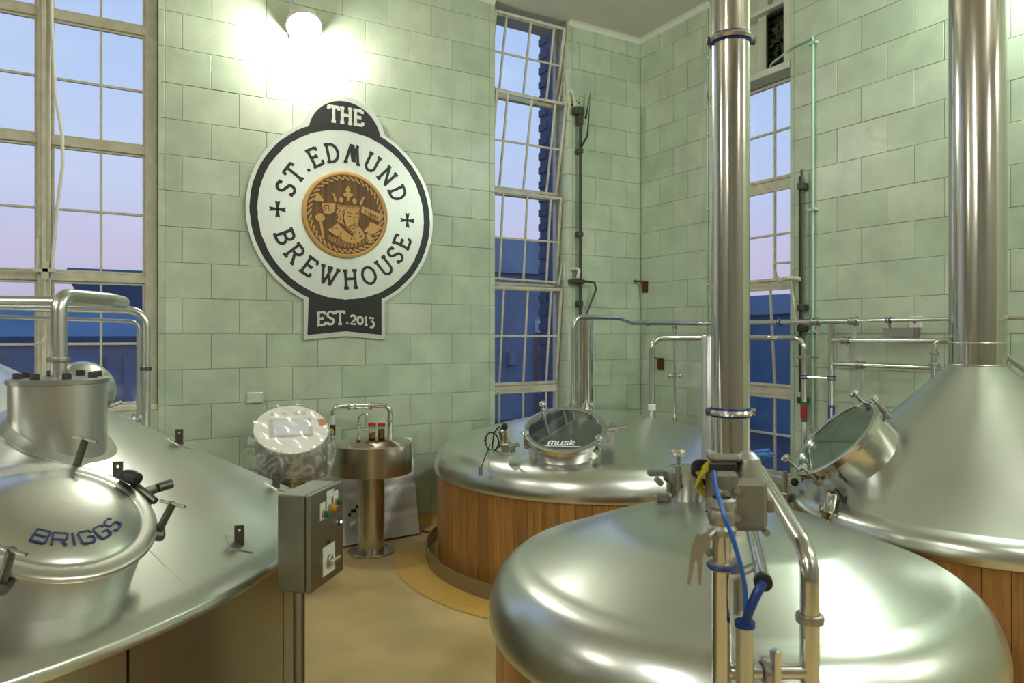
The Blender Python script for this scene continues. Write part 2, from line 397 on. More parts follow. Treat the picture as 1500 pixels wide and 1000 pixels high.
def arris(wall, axis, a0, a1, z0, z1):
    k = math.floor((z0-TZ0)/THh)
    while TZ0+k*THh < z1:
        zl = max(z0, TZ0+k*THh); zh = min(z1, TZ0+(k+1)*THh); k += 1
        if zh-zl > .03: place_tile(wall, axis, (a0+a1)/2, (zl+zh)/2, a1-a0, zh-zl)
tiles(wall_back, 'x', -5.105, -2.045, 0.02, CEIL, -2.933)
arris(wall_back, 'x', -5.155, -5.105, 0.02, CEIL); arris(wall_back, 'x', -2.045, -1.984, 0.02, CEIL)
tiles(wall_back, 'x', -.985, 0, 0.02, CEIL, -2.933); arris(wall_back, 'x', -1.043, -.985, 0.02, CEIL)
tiles(wall_back, 'x', W2x0, W2x1, 0.02, W2z-.02, -2.933)
tiles(wall_right, 'y', -1.06, 0, 0.02, CEIL, -2.603); arris(wall_right, 'y', -1.113, -1.06, 0.02, CEIL)
tiles(wall_right, 'y', -4.9, -2.165, 0.02, CEIL, -2.603); arris(wall_right, 'y', -2.165, -2.12, 0.02, CEIL)
# beyond the frame the right wall and the wall left of the big window go on as plain glazed facing
obj('facing', MB().box((0, YB, 0), (G, -4.905, CEIL)), M['farwall'], wall_right, smooth=0)
obj('facing', MB().box((XL, 0, 0), (W1x0, G, CEIL)), M['farwall'], wall_back, smooth=0)
obj('facing', MB().box((W1x0, 0, 0), (W1x1-.003, G, W1z)), M['farwall'], wall_back, smooth=0)
# glazed reveal tiles of the two tall windows
def reveal(wall, axis, pos, sgn, z0):
    k = math.floor((z0-TZ0)/THh)
    while TZ0+k*THh < CEIL:
        zl = max(z0, TZ0+k*THh)+.002; zh = min(CEIL, TZ0+(k+1)*THh)-.002; k += 1
        if zh-zl < .03: continue
        mb = MB()
        if axis == 'x': mb.box((pos-.012, 0.003, zl), (pos+.012, WT-.01, zh), bv=.003)
        else: mb.box((0.003, pos-.012, zl), (WT-.01, pos+.012, zh), bv=.003)
        obj('reveal_tile', mb, M['arris'], wall, smooth=0)
reveal(wall_back, 'x', W2x1+.008, 1, W2z); reveal(wall_back, 'x', W2x0-.008, 1, W2z); reveal(wall_right, 'y', W3y0-.008, 1, W3z); reveal(wall_right, 'y', W3y1+.008, 1, W3z)
# cornice (concave cove) and resin upstand
def cove(name, segs, size, z, up, m):
    mb = MB()
    for (axis, a0, a1) in segs:
        prof = [(0, 0)]+[(size*(1-math.cos(t*PI/12)), size*(1-math.sin(t*PI/12))) for t in range(0, 7)][::-1]
        prof = [(0, size)]+[(size*(1-math.cos(PI/2*t/6)), size*(1-math.sin(PI/2*t/6))) for t in range(7)]+[(0, 0)]
        n = len(prof); v = []
        for a in (a0, a1):
            for d, h in prof:
                zz = z-h if not up else z+h
                v.append((a, -d, zz) if axis == 'x' else (-d, a, zz))
        mb.add(v, [(i, (i+1) % n, n+(i+1) % n, n+i) for i in range(n)]+[list(range(n)), list(range(n, 2*n))[::-1]])
    return obj(name, mb, m, kind='structure', base=(0, 0, 0))
cove('trim_1', [('x', -1.043, 0), ('y', -1.113, 0), ('y', YB, -2.12), ('x', XL, W1x0), ('x', W1x1, W2x0)], .055, CEIL, False, M['cornice'])
cove('baseboard_back', [('x', XL, 0), ('y', YB, 0)], .09, 0, True, M['amber'])

# ------------------------------------------------------------------ windows
def sash(win, Mx, x0, x1, z0, z1, bars, mids, fw=.035, bw=.022, d=.03):
    """steel casement in local (x along, y depth, z up) placed by Mx; panes are its sub-parts"""
    mb = MB(); mb.box((x0, 0, z0), (x0+fw, d, z1), Mx, .004); mb.box((x1-fw, 0, z0), (x1, d, z1), Mx, .004)
    mb.box((x0+fw, 0, z0), (x1-fw, d, z0+fw), Mx, .004); mb.box((x0+fw, 0, z1-fw), (x1-fw, d, z1), Mx, .004)
    xs = [x0+fw]+[q for b in bars for q in (b-bw/2, b+bw/2)]+[x1-fw]; zs = [z0+fw]+[q for b in mids for q in (b-bw/2, b+bw/2)]+[z1-fw]
    for b in bars: mb.box((b-bw/2, .002, z0+fw), (b+bw/2, d-.004, z1-fw), Mx, .003)
    for b in mids: mb.box((x0+fw, .004, b-bw/2), (x1-fw, d-.002, b+bw/2), Mx, .003)
    s = obj('sash', mb, M['cream'], win, smooth=0)
    for i in range(0, len(xs), 2):
        for j in range(0, len(zs), 2):
            obj('pane', MB().box((xs[i]-.002, d*.5, zs[j]-.002), (xs[i+1]+.002, d*.5+.004, zs[j+1]+.002), Mx), M['glass'], s, smooth=0)
    return s
# window 1: three bays, big cream mullions
w1 = empty('window_1', (0, 0, 0), kind='structure'); R1 = .12
zz = [1.30, 2.335, 3.405, 4.40, CEIL]
fr = MB(); fr.box((-5.243, R1-.02, W1z), (-5.153, R1+.10, CEIL), None, .006); fr.box((W1x0, R1-.02, W1z), (W1x0+.09, R1+.10, CEIL), None, .006)
mull = [(-5.991, -5.901), (-6.74, -6.65), (-7.75, -7.66)]
for a, b in mull[:2]:
    fr.box((a, R1-.05, W1z), (b, R1+.08, CEIL), None, .006); fr.box((a+.028, R1-.07, W1z), (b-.028, R1-.05, CEIL), None, .004)
bays = [(-5.901, -5.243), (-6.65, -5.991), (-7.66, -6.74)]
fr.box((W1x0, R1-.10, W1z), (W1x1, R1+.12, W1z+.05), None, .008)
for a, b in bays:
    for z in zz[1:-1]: fr.box((a, R1-.01, z-.035), (b, R1+.06, z+.035), None, .005)
    fr.box((a, R1-.01, CEIL-.05), (b, R1+.06, CEIL), None, .005)
obj('frame', fr, M['cream'], w1, smooth=0)
for a, b in bays:
    for i in range(4):
        z0 = zz[i]+.035 if i else W1z+.05; z1 = zz[i+1]-.035 if i < 3 else CEIL-.05
        sash(w1, T(0, R1+.01, 0), a, b, z0, z1, [(a+b)/2+.01], [(z0+z1)/2], fw=.02, bw=.02)
opn = MB()   # fastener rods on the mullion
for xx, z0, z1 in ((-5.985, 2.38, 2.62), (-5.935, 1.85, 2.36)): opn.tube([(xx, R1-.09, z0), (xx, R1-.09, z1)], .008, n=8)
opn.box((-6.01, R1-.10, 2.36), (-5.86, R1-.06, 2.385)); opn.box((-5.96, R1-.10, 2.30), (-5.91, R1-.06, 2.44), None, .006); opn.tube([(-6.4, R1-.08, 2.375), (-5.9, R1-.08, 2.375)], .009, n=8)
opn.tube([(-5.935, R1-.09, 1.86), (-5.95, R1-.12, 1.82), (-5.99, R1-.12, 1.81)], .008, n=8)
obj('fastener', opn, M['cream'], w1)
obj('loose_cable', MB().tube([(-5.90, R1-.06, CEIL-.02), (-5.895, R1-.06, 4.3), (-5.87, R1-.07, 3.75), (-5.825, R1-.08, 3.45), (-5.82, R1-.08, 3.2), (-5.86, R1-.07, 2.85), (-5.885, R1-.06, 2.5), (-5.895, R1-.06, 2.33)], .013, .2, 8), M['white'], w1)

# window 2: hopper sashes leaning into the room
w2 = empty('window_2', (0, 0, 0), kind='structure'); R2 = .20
fr = MB()
fr.box((W2x0, R2, W2z), (W2x0+.03, R2+.06, CEIL), None, .004); fr.box((W2x1-.03, R2, W2z), (W2x1, R2+.06, CEIL), None, .004)
for z in (1.285, 2.385, 3.425, 4.475): fr.box((W2x0+.03, R2, z-.028), (W2x1-.03, R2+.06, z+.028), None, .004)
fr.box((W2x0+.03, R2, CEIL-.04), (W2x1-.03, R2+.06, CEIL), None, .004); fr.box((W2x0, R2-.12, W2z-.02), (W2x1, R2+.1, W2z+.05), None, .006)
obj('frame', fr, M['cream'], w2, smooth=0)
for z0, z1, ang in ((4.503, 5.33, 12), (3.453, 4.48, 11), (2.413, 3.43, 5.5), (1.313, 2.40, 5.5), (.50, 1.257, 0)):
    Mx = T(0, R2-.012, z0) @ RX(math.radians(ang))
    h = z1-z0
    sash(w2, Mx, W2x0+.012, W2x1-.012, .0, h, [-1.82, -1.515, -1.21], [h/2] if h > .6 else [], fw=.032, bw=.022, d=.028)
arm = MB()
for z in (4.50, 2.46):
    arm.tube([(-1.10, .12, z-.03), (-1.06, .06, z+.30), (-1.055, .05, z), (-1.05, .02, z-.05)], .014, n=8)
    arm.tube([(W2x0+.02, .14, z+.02), (-1.06, .14, z-.0)], .013, n=8)
obj('stay_arm', arm, M['cream'], w2)

# window 3 on the right wall, fan box above a lintel
w3 = empty('window_3', (0, 0, 0), kind='structure'); R3 = .20
MW3 = Matrix(((0, 1, 0, 0), (1, 0, 0, 0), (0, 0, 1, 0), (0, 0, 0, 1)))   # local x -> world y, local y -> world x
fr = MB()
fr.box((W3y0, R3, W3z), (W3y0+.03, R3+.06, CEIL), MW3, .004); fr.box((W3y1-.03, R3, W3z), (W3y1, R3+.06, CEIL), MW3, .004)
for z in (1.315, 2.36, 3.36): fr.box((W3y0+.03, R3, z-.04), (W3y1-.03, R3+.06, z+.04), MW3, .004)
fr.box((W3y0, R3-.12, W3z-.02), (W3y1, R3+.1, W3z+.05), MW3, .006)
obj('frame', fr, M['cream'], w3, smooth=0)
for z0, z1, ang in ((3.40, 4.36, 0), (2.40, 3.32, 0), (1.355, 2.34, 4), (.50, 1.275, 0)):
    Mx = MW3 @ T(0, R3-.012, z0) @ RX(math.radians(ang)); h = z1-z0
    sash(w3, Mx, W3y0+.012, W3y1-.012, 0, h, [W3y0+.335, W3y1-.335], [h/2], fw=.03, bw=.022, d=.028)
lt = MB(); lt.box((W3y0, -.02, 4.37), (W3y1, WT, 4.435), MW3, .006)
obj('lintel', lt, M['concrete'], w3, smooth=0)
fb = MB(); fb.box((W3y0, .0, 4.435), (W3y0+.075, WT, CEIL), MW3, .004); fb.box((W3y0+.075, .16, 4.435), (W3y1, .18, CEIL), MW3); fb.box((W3y0+.34, .10, 4.435), (W3y0+.46, .16, CEIL), MW3, .004); fb.box((W3y0+.075, .02, 5.02), (W3y1, .16, 5.06), MW3, .004)
obj('fan_surround', fb, M['concrete'], w3, smooth=0)

# ------------------------------------------------------------------ world outside the windows
def bbox(name, a, b, m, label, cat='building'):
    return obj(name, MB().box(a, b), M[m], None, 0, label, cat)
obj('yard_ground', MB().box((-60, .6, -1.2), (90, 90, -1.0)), M['ground'], kind='structure', smooth=0)
obj('side_ground', MB().box((.6, -40, -1.2), (90, .5, -1.0)), M['ground'], kind='structure', smooth=0)
def pblock(name, px0, px1, pytop, y, depth, m, label, zb=-1.0):
    a = ony(px0, pytop, y); b = ony(px1, pytop, y)
    return a.x, b.x, a.z
x0, x1, z1 = pblock('', 108, 320, 393, 16, 4, '', '')
t = empty('tall_block', ((x0+x1)/2, 18, -1), 'dark blue flat-roofed block standing above the yard roofs', 'building')
obj('wall', MB().box((x0, 16, -1), (x1, 21, z1-.25)), M['bldg4'], t, 0); obj('parapet', MB().box((x0-.15, 15.85, z1-.25), (x1+.15, 21.1, z1)), M['bldg2'], t, 0)
z1 = ony(60, 452, 12).z
t = empty('yard_shed', (-7, 13, -1), 'long low shed with a blue sloping roof behind the garage doors', 'building')
obj('wall', MB().box((-16, 12.5, -1), (0, 15.5, z1-.6)), M['bldg'], t, 0)
rf = MB().add([(-16.2, 12.2, z1-.75), (.2, 12.2, z1-.75), (.2, 14, z1), (-16.2, 14, z1), (-16.2, 15.8, z1-.75), (.2, 15.8, z1-.75)], [(0, 1, 2, 3), (3, 2, 5, 4), (0, 3, 4), (1, 5, 2), (0, 4, 5, 1)])
obj('roof', rf, M['bldg2'], t, 0)
t = empty('garage_row', (-7, 9, -1), 'violet grey garage row with plain panel doors', 'building')
zt = ony(100, 502, 9).z
obj('wall', MB().box((-14, 9, -1), (-1.0, 11, zt)), M['bldg3'], t, 0); obj('coping', MB().box((-14.1, 8.9, zt), (-.9, 11.1, zt+.12)), M['bldg4'], t, 0)
for i in range(6): obj('garage_door', MB().box((-13.6+i*2.1, 8.94, -1), (-13.6+i*2.1+1.75, 9.0, zt-.25)), M['bldg'] if i % 2 else M['bldg3'], t, 0)
xw = ony(791, 100, 2.98).x
t = empty('brick_wing', (xw+1, 3.2, -1), 'dark brick wing with toothed corner outside the narrow back window', 'building')
obj('wall', MB().box((xw, 2.6, -1), (xw+2.0, 2.98, 9)), M['brick'], t, 0)
qb = None
for i in range(88):
    if i % 2 == 0:
        mb = MB().box((xw-.02, 2.76, -1+i*.113), (xw+.2, 3.0, -1+i*.113+.108))
        obj('brick_quoin', mb, M['brick'], t, 0)
z1 = ony(745, 352, 14).z
t = empty('slate_warehouse', (4, 15, -1), 'blue slate-roofed warehouse seen through the narrow back window', 'building')
obj('wall', MB().box((.6, 14, -1), (9, 18, z1-1.1)), M['bldg'], t, 0)
obj('roof', MB().box((.4, 13.8, z1-1.1), (9.2, 18.2, z1)), M['slate'], t, 0)
for i, (px, py) in enumerate(((790, 372), (789, 478), (748, 525))):
    p = ony(px, py, 13.95); obj('window_light', MB().box((p.x-.12, 13.78, p.z-.2), (p.x+.12, 14.0, p.z+.2)), M['etch'] if i == 1 else M['bldg3'], t, 0)
p = ony(790, 545, 13.9)
obj('brick_pier', MB().box((p.x-.12, 13.7, -1), (p.x+.12, 14, p.z+1.2)), mat('pink_brick', (.35, .18, .17), .8), t, 0)
z1 = onx(1140, 424, 11).z
t = empty('glazed_hall', (13, 2, -1), 'deep blue hall with a pale glazed roof light beyond the right window', 'building')
obj('wall', MB().box((11, -3, -1), (15, 12, z1-.7)), M['bldg2'], t, 0)
obj('roof', MB().add([(10.8, -3.2, z1-.7), (10.8, 12.2, z1-.7), (13, 12.2, z1), (13, -3.2, z1), (15.2, 12.2, z1-.7), (15.2, -3.2, z1-.7)], [(0, 1, 2, 3), (3, 2, 4, 5), (0, 3, 5), (1, 4, 2), (0, 5, 4, 1)]), M['bldg4'], t, 0)
for i in range(5):
    y = 2.2+i*.55; obj('roof_light', MB().add([(11.3, y, z1-.50), (11.3, y+.4, z1-.50), (12.3, y+.4, z1-.18), (12.3, y, z1-.18), (11.3, y, z1-.56), (11.3, y+.4, z1-.56), (12.3, y+.4, z1-.24), (12.3, y, z1-.24)], [(0, 1, 2, 3), (4, 7, 6, 5), (0, 4, 5, 1), (1, 5, 6, 2), (2, 6, 7, 3), (3, 7, 4, 0)]), M['etch'], t, 0)

# ------------------------------------------------------------------ stroke lettering
def arc(cx, cy, rx, ry, a0, a1, n=10): return [(cx+rx*math.cos(math.radians(a0+(a1-a0)*i/n)), cy+ry*math.sin(math.radians(a0+(a1-a0)*i/n))) for i in range(n+1)]
GL = {  # width, strokes (slab serif capitals on a unit height)
 'T': (.72, [[(.02, .95), (.70, .95)], [(.36, .95), (.36, .0)], [(.22, .03), (.50, .03)], [(.05, .98), (.03, .76)], [(.67, .98), (.69, .76)]]),
 'H': (.82, [[(.15, 0), (.15, 1)], [(.67, 0), (.67, 1)], [(.15, .52), (.67, .52)], [(.02, .03), (.28, .03)], [(.02, .97), (.28, .97)], [(.54, .03), (.80, .03)], [(.54, .97), (.80, .97)]]),
 'E': (.68, [[(.15, 0), (.15, 1)], [(.02, .96), (.60, .96)], [(.02, .04), (.62, .04)], [(.15, .52), (.44, .52)], [(.60, .98), (.60, .78)], [(.62, .02), (.64, .24)], [(.44, .62), (.44, .42)]]),
 'S': (.60, [arc(.30, .74, .22, .22, 20, 200, 10)+[(.16, .58), (.30, .5), (.44, .42)]+arc(.30, .26, .23, .23, 40, -160, 12), [(.52, .98), (.50, .76)], [(.07, .02), (.09, .24)]]),
 'D': (.78, [[(.16, 0), (.16, 1)], [(.02, .96), (.34, .96)]+arc(.34, .5, .36, .46, 90, -90, 14)+[(.02, .04)]]),
 'M': (.92, [[(.12, 0), (.30, .97)], [(.30, .97), (.52, .1)], [(.44, .97), (.62, .1)], [(.52, .10), (.66, .97)], [(.66, .97), (.82, 0)], [(.02, .03), (.24, .03)], [(.70, .03), (.92, .03)], [(.22, .97), (.50, .97)], [(.58, .97), (.76, .97)]]),
 'U': (.80, [[(.15, .97)]+arc(.41, .30, .26, .27, 180, 360, 12)+[(.67, .97)], [(.02, .97), (.28, .97)], [(.54, .97), (.80, .97)]]),
 'N': (.84, [[(.16, 0), (.16, 1)], [(.16, .98), (.68, .02)], [(.68, 0), (.68, 1)], [(.03, .03), (.29, .03)], [(.02, .97), (.24, .97)], [(.55, .97), (.82, .97)]]),
 'B': (.74, [[(.16, 0), (.16, 1)], [(.02, .96), (.36, .96)]+arc(.38, .74, .22, .22, 90, -90, 10)+[(.16, .52)], [(.36, .52)]+arc(.38, .28, .28, .24, 90, -90, 10)+[(.02, .04)]]),
 'R': (.80, [[(.16, 0), (.16, 1)], [(.02, .96), (.36, .96)]+arc(.38, .73, .24, .23, 90, -90, 10)+[(.16, .50)], [(.36, .50), (.70, .02)], [(.02, .03), (.30, .03)], [(.58, .03), (.80, .03)]]),
 'W': (1.12, [[(.14, .97), (.36, .02)], [(.36, .02), (.62, .97)], [(.46, .97), (.72, .02)], [(.72, .02), (.98, .97)], [(.02, .97), (.26, .97)], [(.38, .97), (.68, .97)], [(.86, .97), (1.10, .97)]]),
 'O': (.86, [arc(.43, .5, .36, .46, 0, 360, 24)]),
 '.': (.28, [[(.06, .10), (.22, .10)]]),
 '2': (.5, [arc(.25, .5, .2, .18, 160, -40, 8)+[(.05, .04), (.47, .04)]]), '0': (.5, [arc(.25, .34, .2, .28, 0, 360, 14)]), '1': (.3, [[(.06, .5), (.16, .66), (.16, 0)], [(.04, .03), (.28, .03)]]),
 '3': (.5, [[(.06, .62), (.40, .62), (.22, .38)]+arc(.22, .16, .20, .24, 80, -120, 8)]),
}
SANS = {
 'B': (.9, [[(.08, 0), (.08, 1), (.75, 1), (.82, .9), (.82, .6), (.72, .52), (.08, .52)], [(.72, .52), (.84, .42), (.84, .1), (.75, 0), (.08, 0)]]),
 'R': (.9, [[(.08, 0), (.08, 1), (.75, 1), (.82, .9), (.82, .55), (.72, .45), (.08, .45)], [(.5, .45), (.84, 0)]]),
 'I': (.3, [[(.15, 0), (.15, 1)]]),
 'G': (.95, [[(.84, .8), (.74, 1), (.2, 1), (.08, .86), (.08, .14), (.2, 0), (.74, 0), (.84, .14), (.84, .48), (.5, .48)]]),
 'S': (.85, [[(.8, .82), (.70, 1), (.2, 1), (.08, .88), (.08, .64), (.2, .52), (.68, .5), (.8, .38), (.8, .12), (.68, 0), (.18, 0), (.06, .18)]]),
 'm': (1.05, [[(.1, 0), (.22, .7)], [(.2, .55), (.36, .7), (.52, .7), (.58, .6), (.48, 0)], [(.56, .55), (.72, .7), (.90, .7), (.96, .6), (.86, 0)]]),
 'u': (.75, [[(.2, .7), (.1, .12), (.2, 0), (.45, 0), (.6, .14)], [(.68, .7), (.56, 0)]]),
 's': (.65, [[(.62, .64), (.3, .7), (.18, .56), (.24, .4), (.48, .32), (.52, .12), (.4, 0), (.04, .04)]]),
 'k': (.75, [[(.1, 0), (.28, 1)], [(.68, .7), (.22, .34), (.6, 0)]]),
}
def glyph(ch, w, fn, h0, h1, table=GL):
    mb = MB()
    for i, st in enumerate(table[ch][1]): mb.stroke(st, w, h0+i*.00008, h1+i*.00008, fn)
    return mb

# ------------------------------------------------------------------ vessel pieces
def staves(par, c, R, z0, z1, pitch=.112, th=.026):
    n = int(2*PI*R/pitch); a = PI/n*.975; mb = MB()
    ro, ri = R, R-th; v = []
    for z in (z0, z1):
        for q in (-a, a):
            v += [(ro*math.cos(q), ro*math.sin(q), z), (ri*math.cos(q), ri*math.sin(q), z)]
        v.append(((ro+.0012)*1, 0, z))
    mb.add(v, [(0, 5, 9, 4), (4, 9, 7, 2), (1, 3, 8, 6), (0, 1, 6, 5), (2, 7, 8, 3), (0, 4, 2, 3, 1), (5, 6, 8, 7, 9)])
    me = mb.mesh('stave', smooth=0); me.materials.append(M['wood'])
    for i in range(n):
        o = bpy.data.objects.new('stave', me); COL.objects.link(o); o.parent = par; o.rotation_euler = (0, 0, 2*PI*i/n)
    obj('inner_shell', MB().lathe([(R-th-.004, z0), (R-th-.004, z1)], 64, T(c.x, c.y, 0)), M['darksteel'], par)
def smoothprof(pts, k=4):     # Catmull-Rom through profile points
    P = [pts[0]]+list(pts)+[pts[-1]]; o = []
    for i in range(1, len(P)-2):
        for j in range(k):
            t = j/k; q = []
            for d in (0, 1):
                p0, p1, p2, p3 = (P[i+m][d] for m in (-1, 0, 1, 2))
                q.append(.5*((2*p1)+(-p0+p2)*t+(2*p0-5*p1+4*p2-p3)*t*t+(-p0+3*p1-3*p2+p3)*t**3))
            o.append(tuple(q))
    o.append(pts[-1]); return o
def knob(par, Mx, r=.026, h=.07, name='clamp_bolt'):
    s = obj(name, MB().lathe([(.010, -.05), (.010, 0), (.013, .0), (.013, h*.55), (.009, h*.6), (.009, h)], 12, Mx, True, True), M['dull'], par)
    mb = MB(); n = 6; v = []
    prof = [(.3, h-.004), (.8, h), (1, h+.008), (1, h+.018), (.75, h+.026), (.2, h+.028)]
    for i in range(36):
        a = 2*PI*i/36; w = r*(1+.10*math.cos(n*a))
        for q, z in prof: v.append((q*w*math.cos(a), q*w*math.sin(a), z))
    m = len(prof); f = [(i*m+k, ((i+1) % 36)*m+k, ((i+1) % 36)*m+k+1, i*m+k+1) for i in range(36) for k in range(m-1)]
    f += [[i*m+m-1 for i in range(36)], [i*m for i in range(36)][::-1]]
    obj('star_knob', mb.add(v, f, Mx), M['chrome'], s)
    return s
def glass_manway(par, p, n, r, h, knobs, hinge=0., letters=True, blackball=None):
    Mx = frame(p, n)
    mw = obj('manway_neck', MB().lathe([(r-.03, -h-.16), (r-.02, -h-.16), (r-.005, -h*.6), (r, -.015), (r+.012, -.012), (r+.012, .0), (r-.025, .0), (r-.035, -h), (r-.035, -h-.16)], 56, Mx), M['pipe'], par)
    obj('manway_floor', MB().cyl(r-.036, -h-.15, -h-.14, 40, Mx), M['dull'], mw)
    obj('glass_lid', MB().cyl(r-.012, .008, .020, 56, Mx), M['manglass'], mw, label='clear round glass lid')
    obj('clamp_ring', MB().lathe([(r-.022, .002), (r+.016, .002), (r+.018, .026), (r-.004, .030), (r-.022, .026), (r-.022, .002)], 56, Mx), M['pipe'], mw)
    for a in knobs:
        a = math.radians(a); knob(mw, Mx @ T((r+.026)*math.cos(a), (r+.026)*math.sin(a), .0))
        q = obj('swing_lug', MB().box((-.022, -.02, -.055), (.012, .02, -.015), Mx @ RZ(a) @ T(r+.024, 0, 0), .006), M['dull'], mw)
    hb = MB(); a = math.radians(hinge); Mh = Mx @ RZ(a) @ T(r+.03, 0, 0)
    hb.box((-.03, -.03, -.01), (.06, .03, .02), Mh, .005); hb.tube([Mh @ Vector((.03, -.06, .005)), Mh @ Vector((.03, .06, .005))], .012, n=10); hb.box((-.02, -.035, -.10), (.04, -.018, -.005), Mh, .004); hb.box((-.02, .018, -.10), (.04, .035, -.005), Mh, .004); hb.box((.05, -.012, .0), (.13, .012, .018), Mh, .004)
    obj('lid_hinge', hb, M['dull'], mw)
    if letters:
        x = -.115
        for ch in 'musk':
            fn = lambda u, v, hh, x=x: Mx @ Vector((x+u*.062, -.20+v*.062, hh))
            obj('letter', glyph(ch, .20, fn, .0205, .0212, SANS), M['etch'], mw, 0); x += SANS[ch][0]*.062
        obj('underline', MB().box((-.13, -.222, .0205), (.12, -.214, .0212), Mx), M['etch'], mw, 0)
    return mw, Mx
def sight_lamp(par, p, n, loop=1., L=.15):
    Mx = frame(p, n); s = obj('sight_lamp', MB().lathe([(.03, -.03), (.03, .02), (.046, .022), (.046, .034), (.052, .034), (.052, .046), (.03, .05), (.028, L), (.02, L+.012)], 24, Mx, False, True), M['pipe'], par)
    mb = MB().tube([Mx @ Vector((.058, 0, .02)), Mx @ Vector((.085, 0, .02))], .012, n=8); mb.tube([Mx @ Vector((-.058, 0, .06)), Mx @ Vector((-.03, 0, .04))], .01, n=8)
    obj('lamp_clamp', mb, M['dull'], s)
    top = Mx @ Vector((0, 0, L+.01)); x = Mx.to_3x3() @ Vector((1, 0, 0)); pts = []
    x = Vector((x.x, x.y, 0)).normalized()*loop
    c0 = top+x*.10-UP*.10
    pts = [top, top+UP*.02+x*.03]+[c0+x*(.07*math.cos(t))+UP*(.07*math.sin(t)) for t in [PI*.6-i*.45 for i in range(15)]]
    pts.append(pts[-1]-UP*.12+x*.02)
    obj('cable_loop', MB().tube(pts, .006, n=8), M['black'], s)
    ties = MB()
    for i in (6, 12): ties.torus(.009, .004, 10, 6, frame(pts[i], pts[i+1]-pts[i]))
    obj('cable_tie', ties, M['black'], s)
    return s
def pipe_clamp(par, Mx, r, name='pipe_clamp', blue=False, ears=False):
    s = obj(name, MB().lathe([(r*1.0, -.012), (r*1.35, -.010), (r*1.42, 0), (r*1.35, .010), (r*1.0, .012)], 28, Mx), M['dull' if not ears else 'pipe'], par)
    if blue:
        for z in (-.014, .014): obj('gasket', MB().torus(r*1.14, .006, 32, 8, Mx @ T(0, 0, z)), M['blue'], s)
    if ears:
        e = MB().tube([Mx @ Vector((-r*1.5, 0, 0)), Mx @ Vector((-r*1.1, 0, 0))], .016, n=10); e.tube([Mx @ Vector((r*1.5, 0, 0)), Mx @ Vector((r*1.1, 0, 0))], .016, n=10)
        obj('clamp_ear', e, M['darksteel'], s)
    return s
def valve(par, p, axis, handle, r=.03, L=.13):
    """butterfly valve: body disc along axis, flat lever along handle"""
    Mx = frame(p, axis); s = obj('butterfly_valve', MB().lathe([(r, -.035), (r*1.5, -.034), (r*1.55, -.024), (r*1.2, -.02), (r*1.25, .02), (r*1.55, .024), (r*1.5, .034), (r, .035)], 24, Mx), M['dull'], par)
    h = Vector(handle).normalized(); a = Vector(axis).normalized(); side = h.cross(a).normalized()
    Mh = Matrix(((a.x, side.x, h.x, p[0]), (a.y, side.y, h.y, p[1]), (a.z, side.z, h.z, p[2]), (0, 0, 0, 1)))
    hb = MB().tube([Mh @ Vector((0, 0, 0)), Mh @ Vector((0, r*2.0, 0))], .012, n=10)
    hb.box((-.022, r*2.0-.012, -.03), (.022, r*2.0, .04), Mh, .003); hb.box((-.014, r*2.0-.010, .035), (.014, r*2.0-.002, L), Mh, .002)
    obj('valve_lever', hb, M['pipe'], s)
    return s

# ------------------------------------------------------------------ vessel 1: wood-clad, glass manway, by the back wall
C1 = polar(6.15, 6.6); R1v = 1.35; H1 = .735
t1 = empty('mash_vessel', C1, 'wide oak-clad brewing vessel with a steel dome and round glass manway, below the narrow window', 'brewing tank', 'oak-clad brewing vessels')
staves(t1, C1, R1v, .0, H1)
p1 = smoothprof([(R1v-.02, H1-.012), (R1v+.016, H1-.010), (R1v+.022, H1+.05), (R1v-.005, H1+.135), (1.27, .945), (1.16, .985)])+smoothprof([(1.155, .987), (.8, 1.085), (.4, 1.175), (.12, 1.205), (0.002, 1.21)])[1:]
obj('dome', MB().lathe(p1, 128, T(C1.x, C1.y, 0)), M['dome'], t1, 50)
n1 = (-CF*.42+CR*-.06+UP*.905)
pm = at(828, 632, 5.14)
mw1, MW1 = glass_manway(t1, pm, n1, .288, .16, (126, 56, 208, 322), 8)
vb = MB().tube([MW1 @ Vector((-.33, -.12, -.04)), MW1 @ Vector((-.40, -.15, -.04))], .018, n=10); vb.box((-.45, -.18, -.08), (-.39, -.12, -.0), MW1, .008); vb.tube([MW1 @ Vector((-.42, -.15, .0)), MW1 @ Vector((-.42, -.15, .12))], .010, n=8)
vp = obj('vent_valve', vb, M['dull'], t1)
obj('ball_grip', MB().lathe([(.001, -.025), (.016, -.02), (.025, 0), (.016, .02), (.001, .025)], 14, MW1 @ T(-.42, -.15, .13)), M['black'], vp)
lp = at(742, 657, 5.35); sight_lamp(t1, lp, (-CF*.25-CR*.22+UP*.9), -1.)
tg = MB(); q = at(704, 690, 5.05); tg.box((-.012, -.01, -.03), (.012, .01, .03), T(*q)); obj('cable_tag', tg, M['dull'], t1)
obj('tag_wire', MB().tube([at(718, 651, 5.3), at(712, 665, 5.2), at(705, 685, 5.05)], .004, n=6), M['black'], t1)
# duct and thin riser on the dome's back
dz = 2.02
pd = at(857, 600, 6.6)
obj('steam_duct', MB().lathe([(.078, 1.0), (.078, dz-.0), (.072, dz+.006), (.001, dz+.006)], 32, T(pd.x, pd.y, 0)), M['stack'], t1)
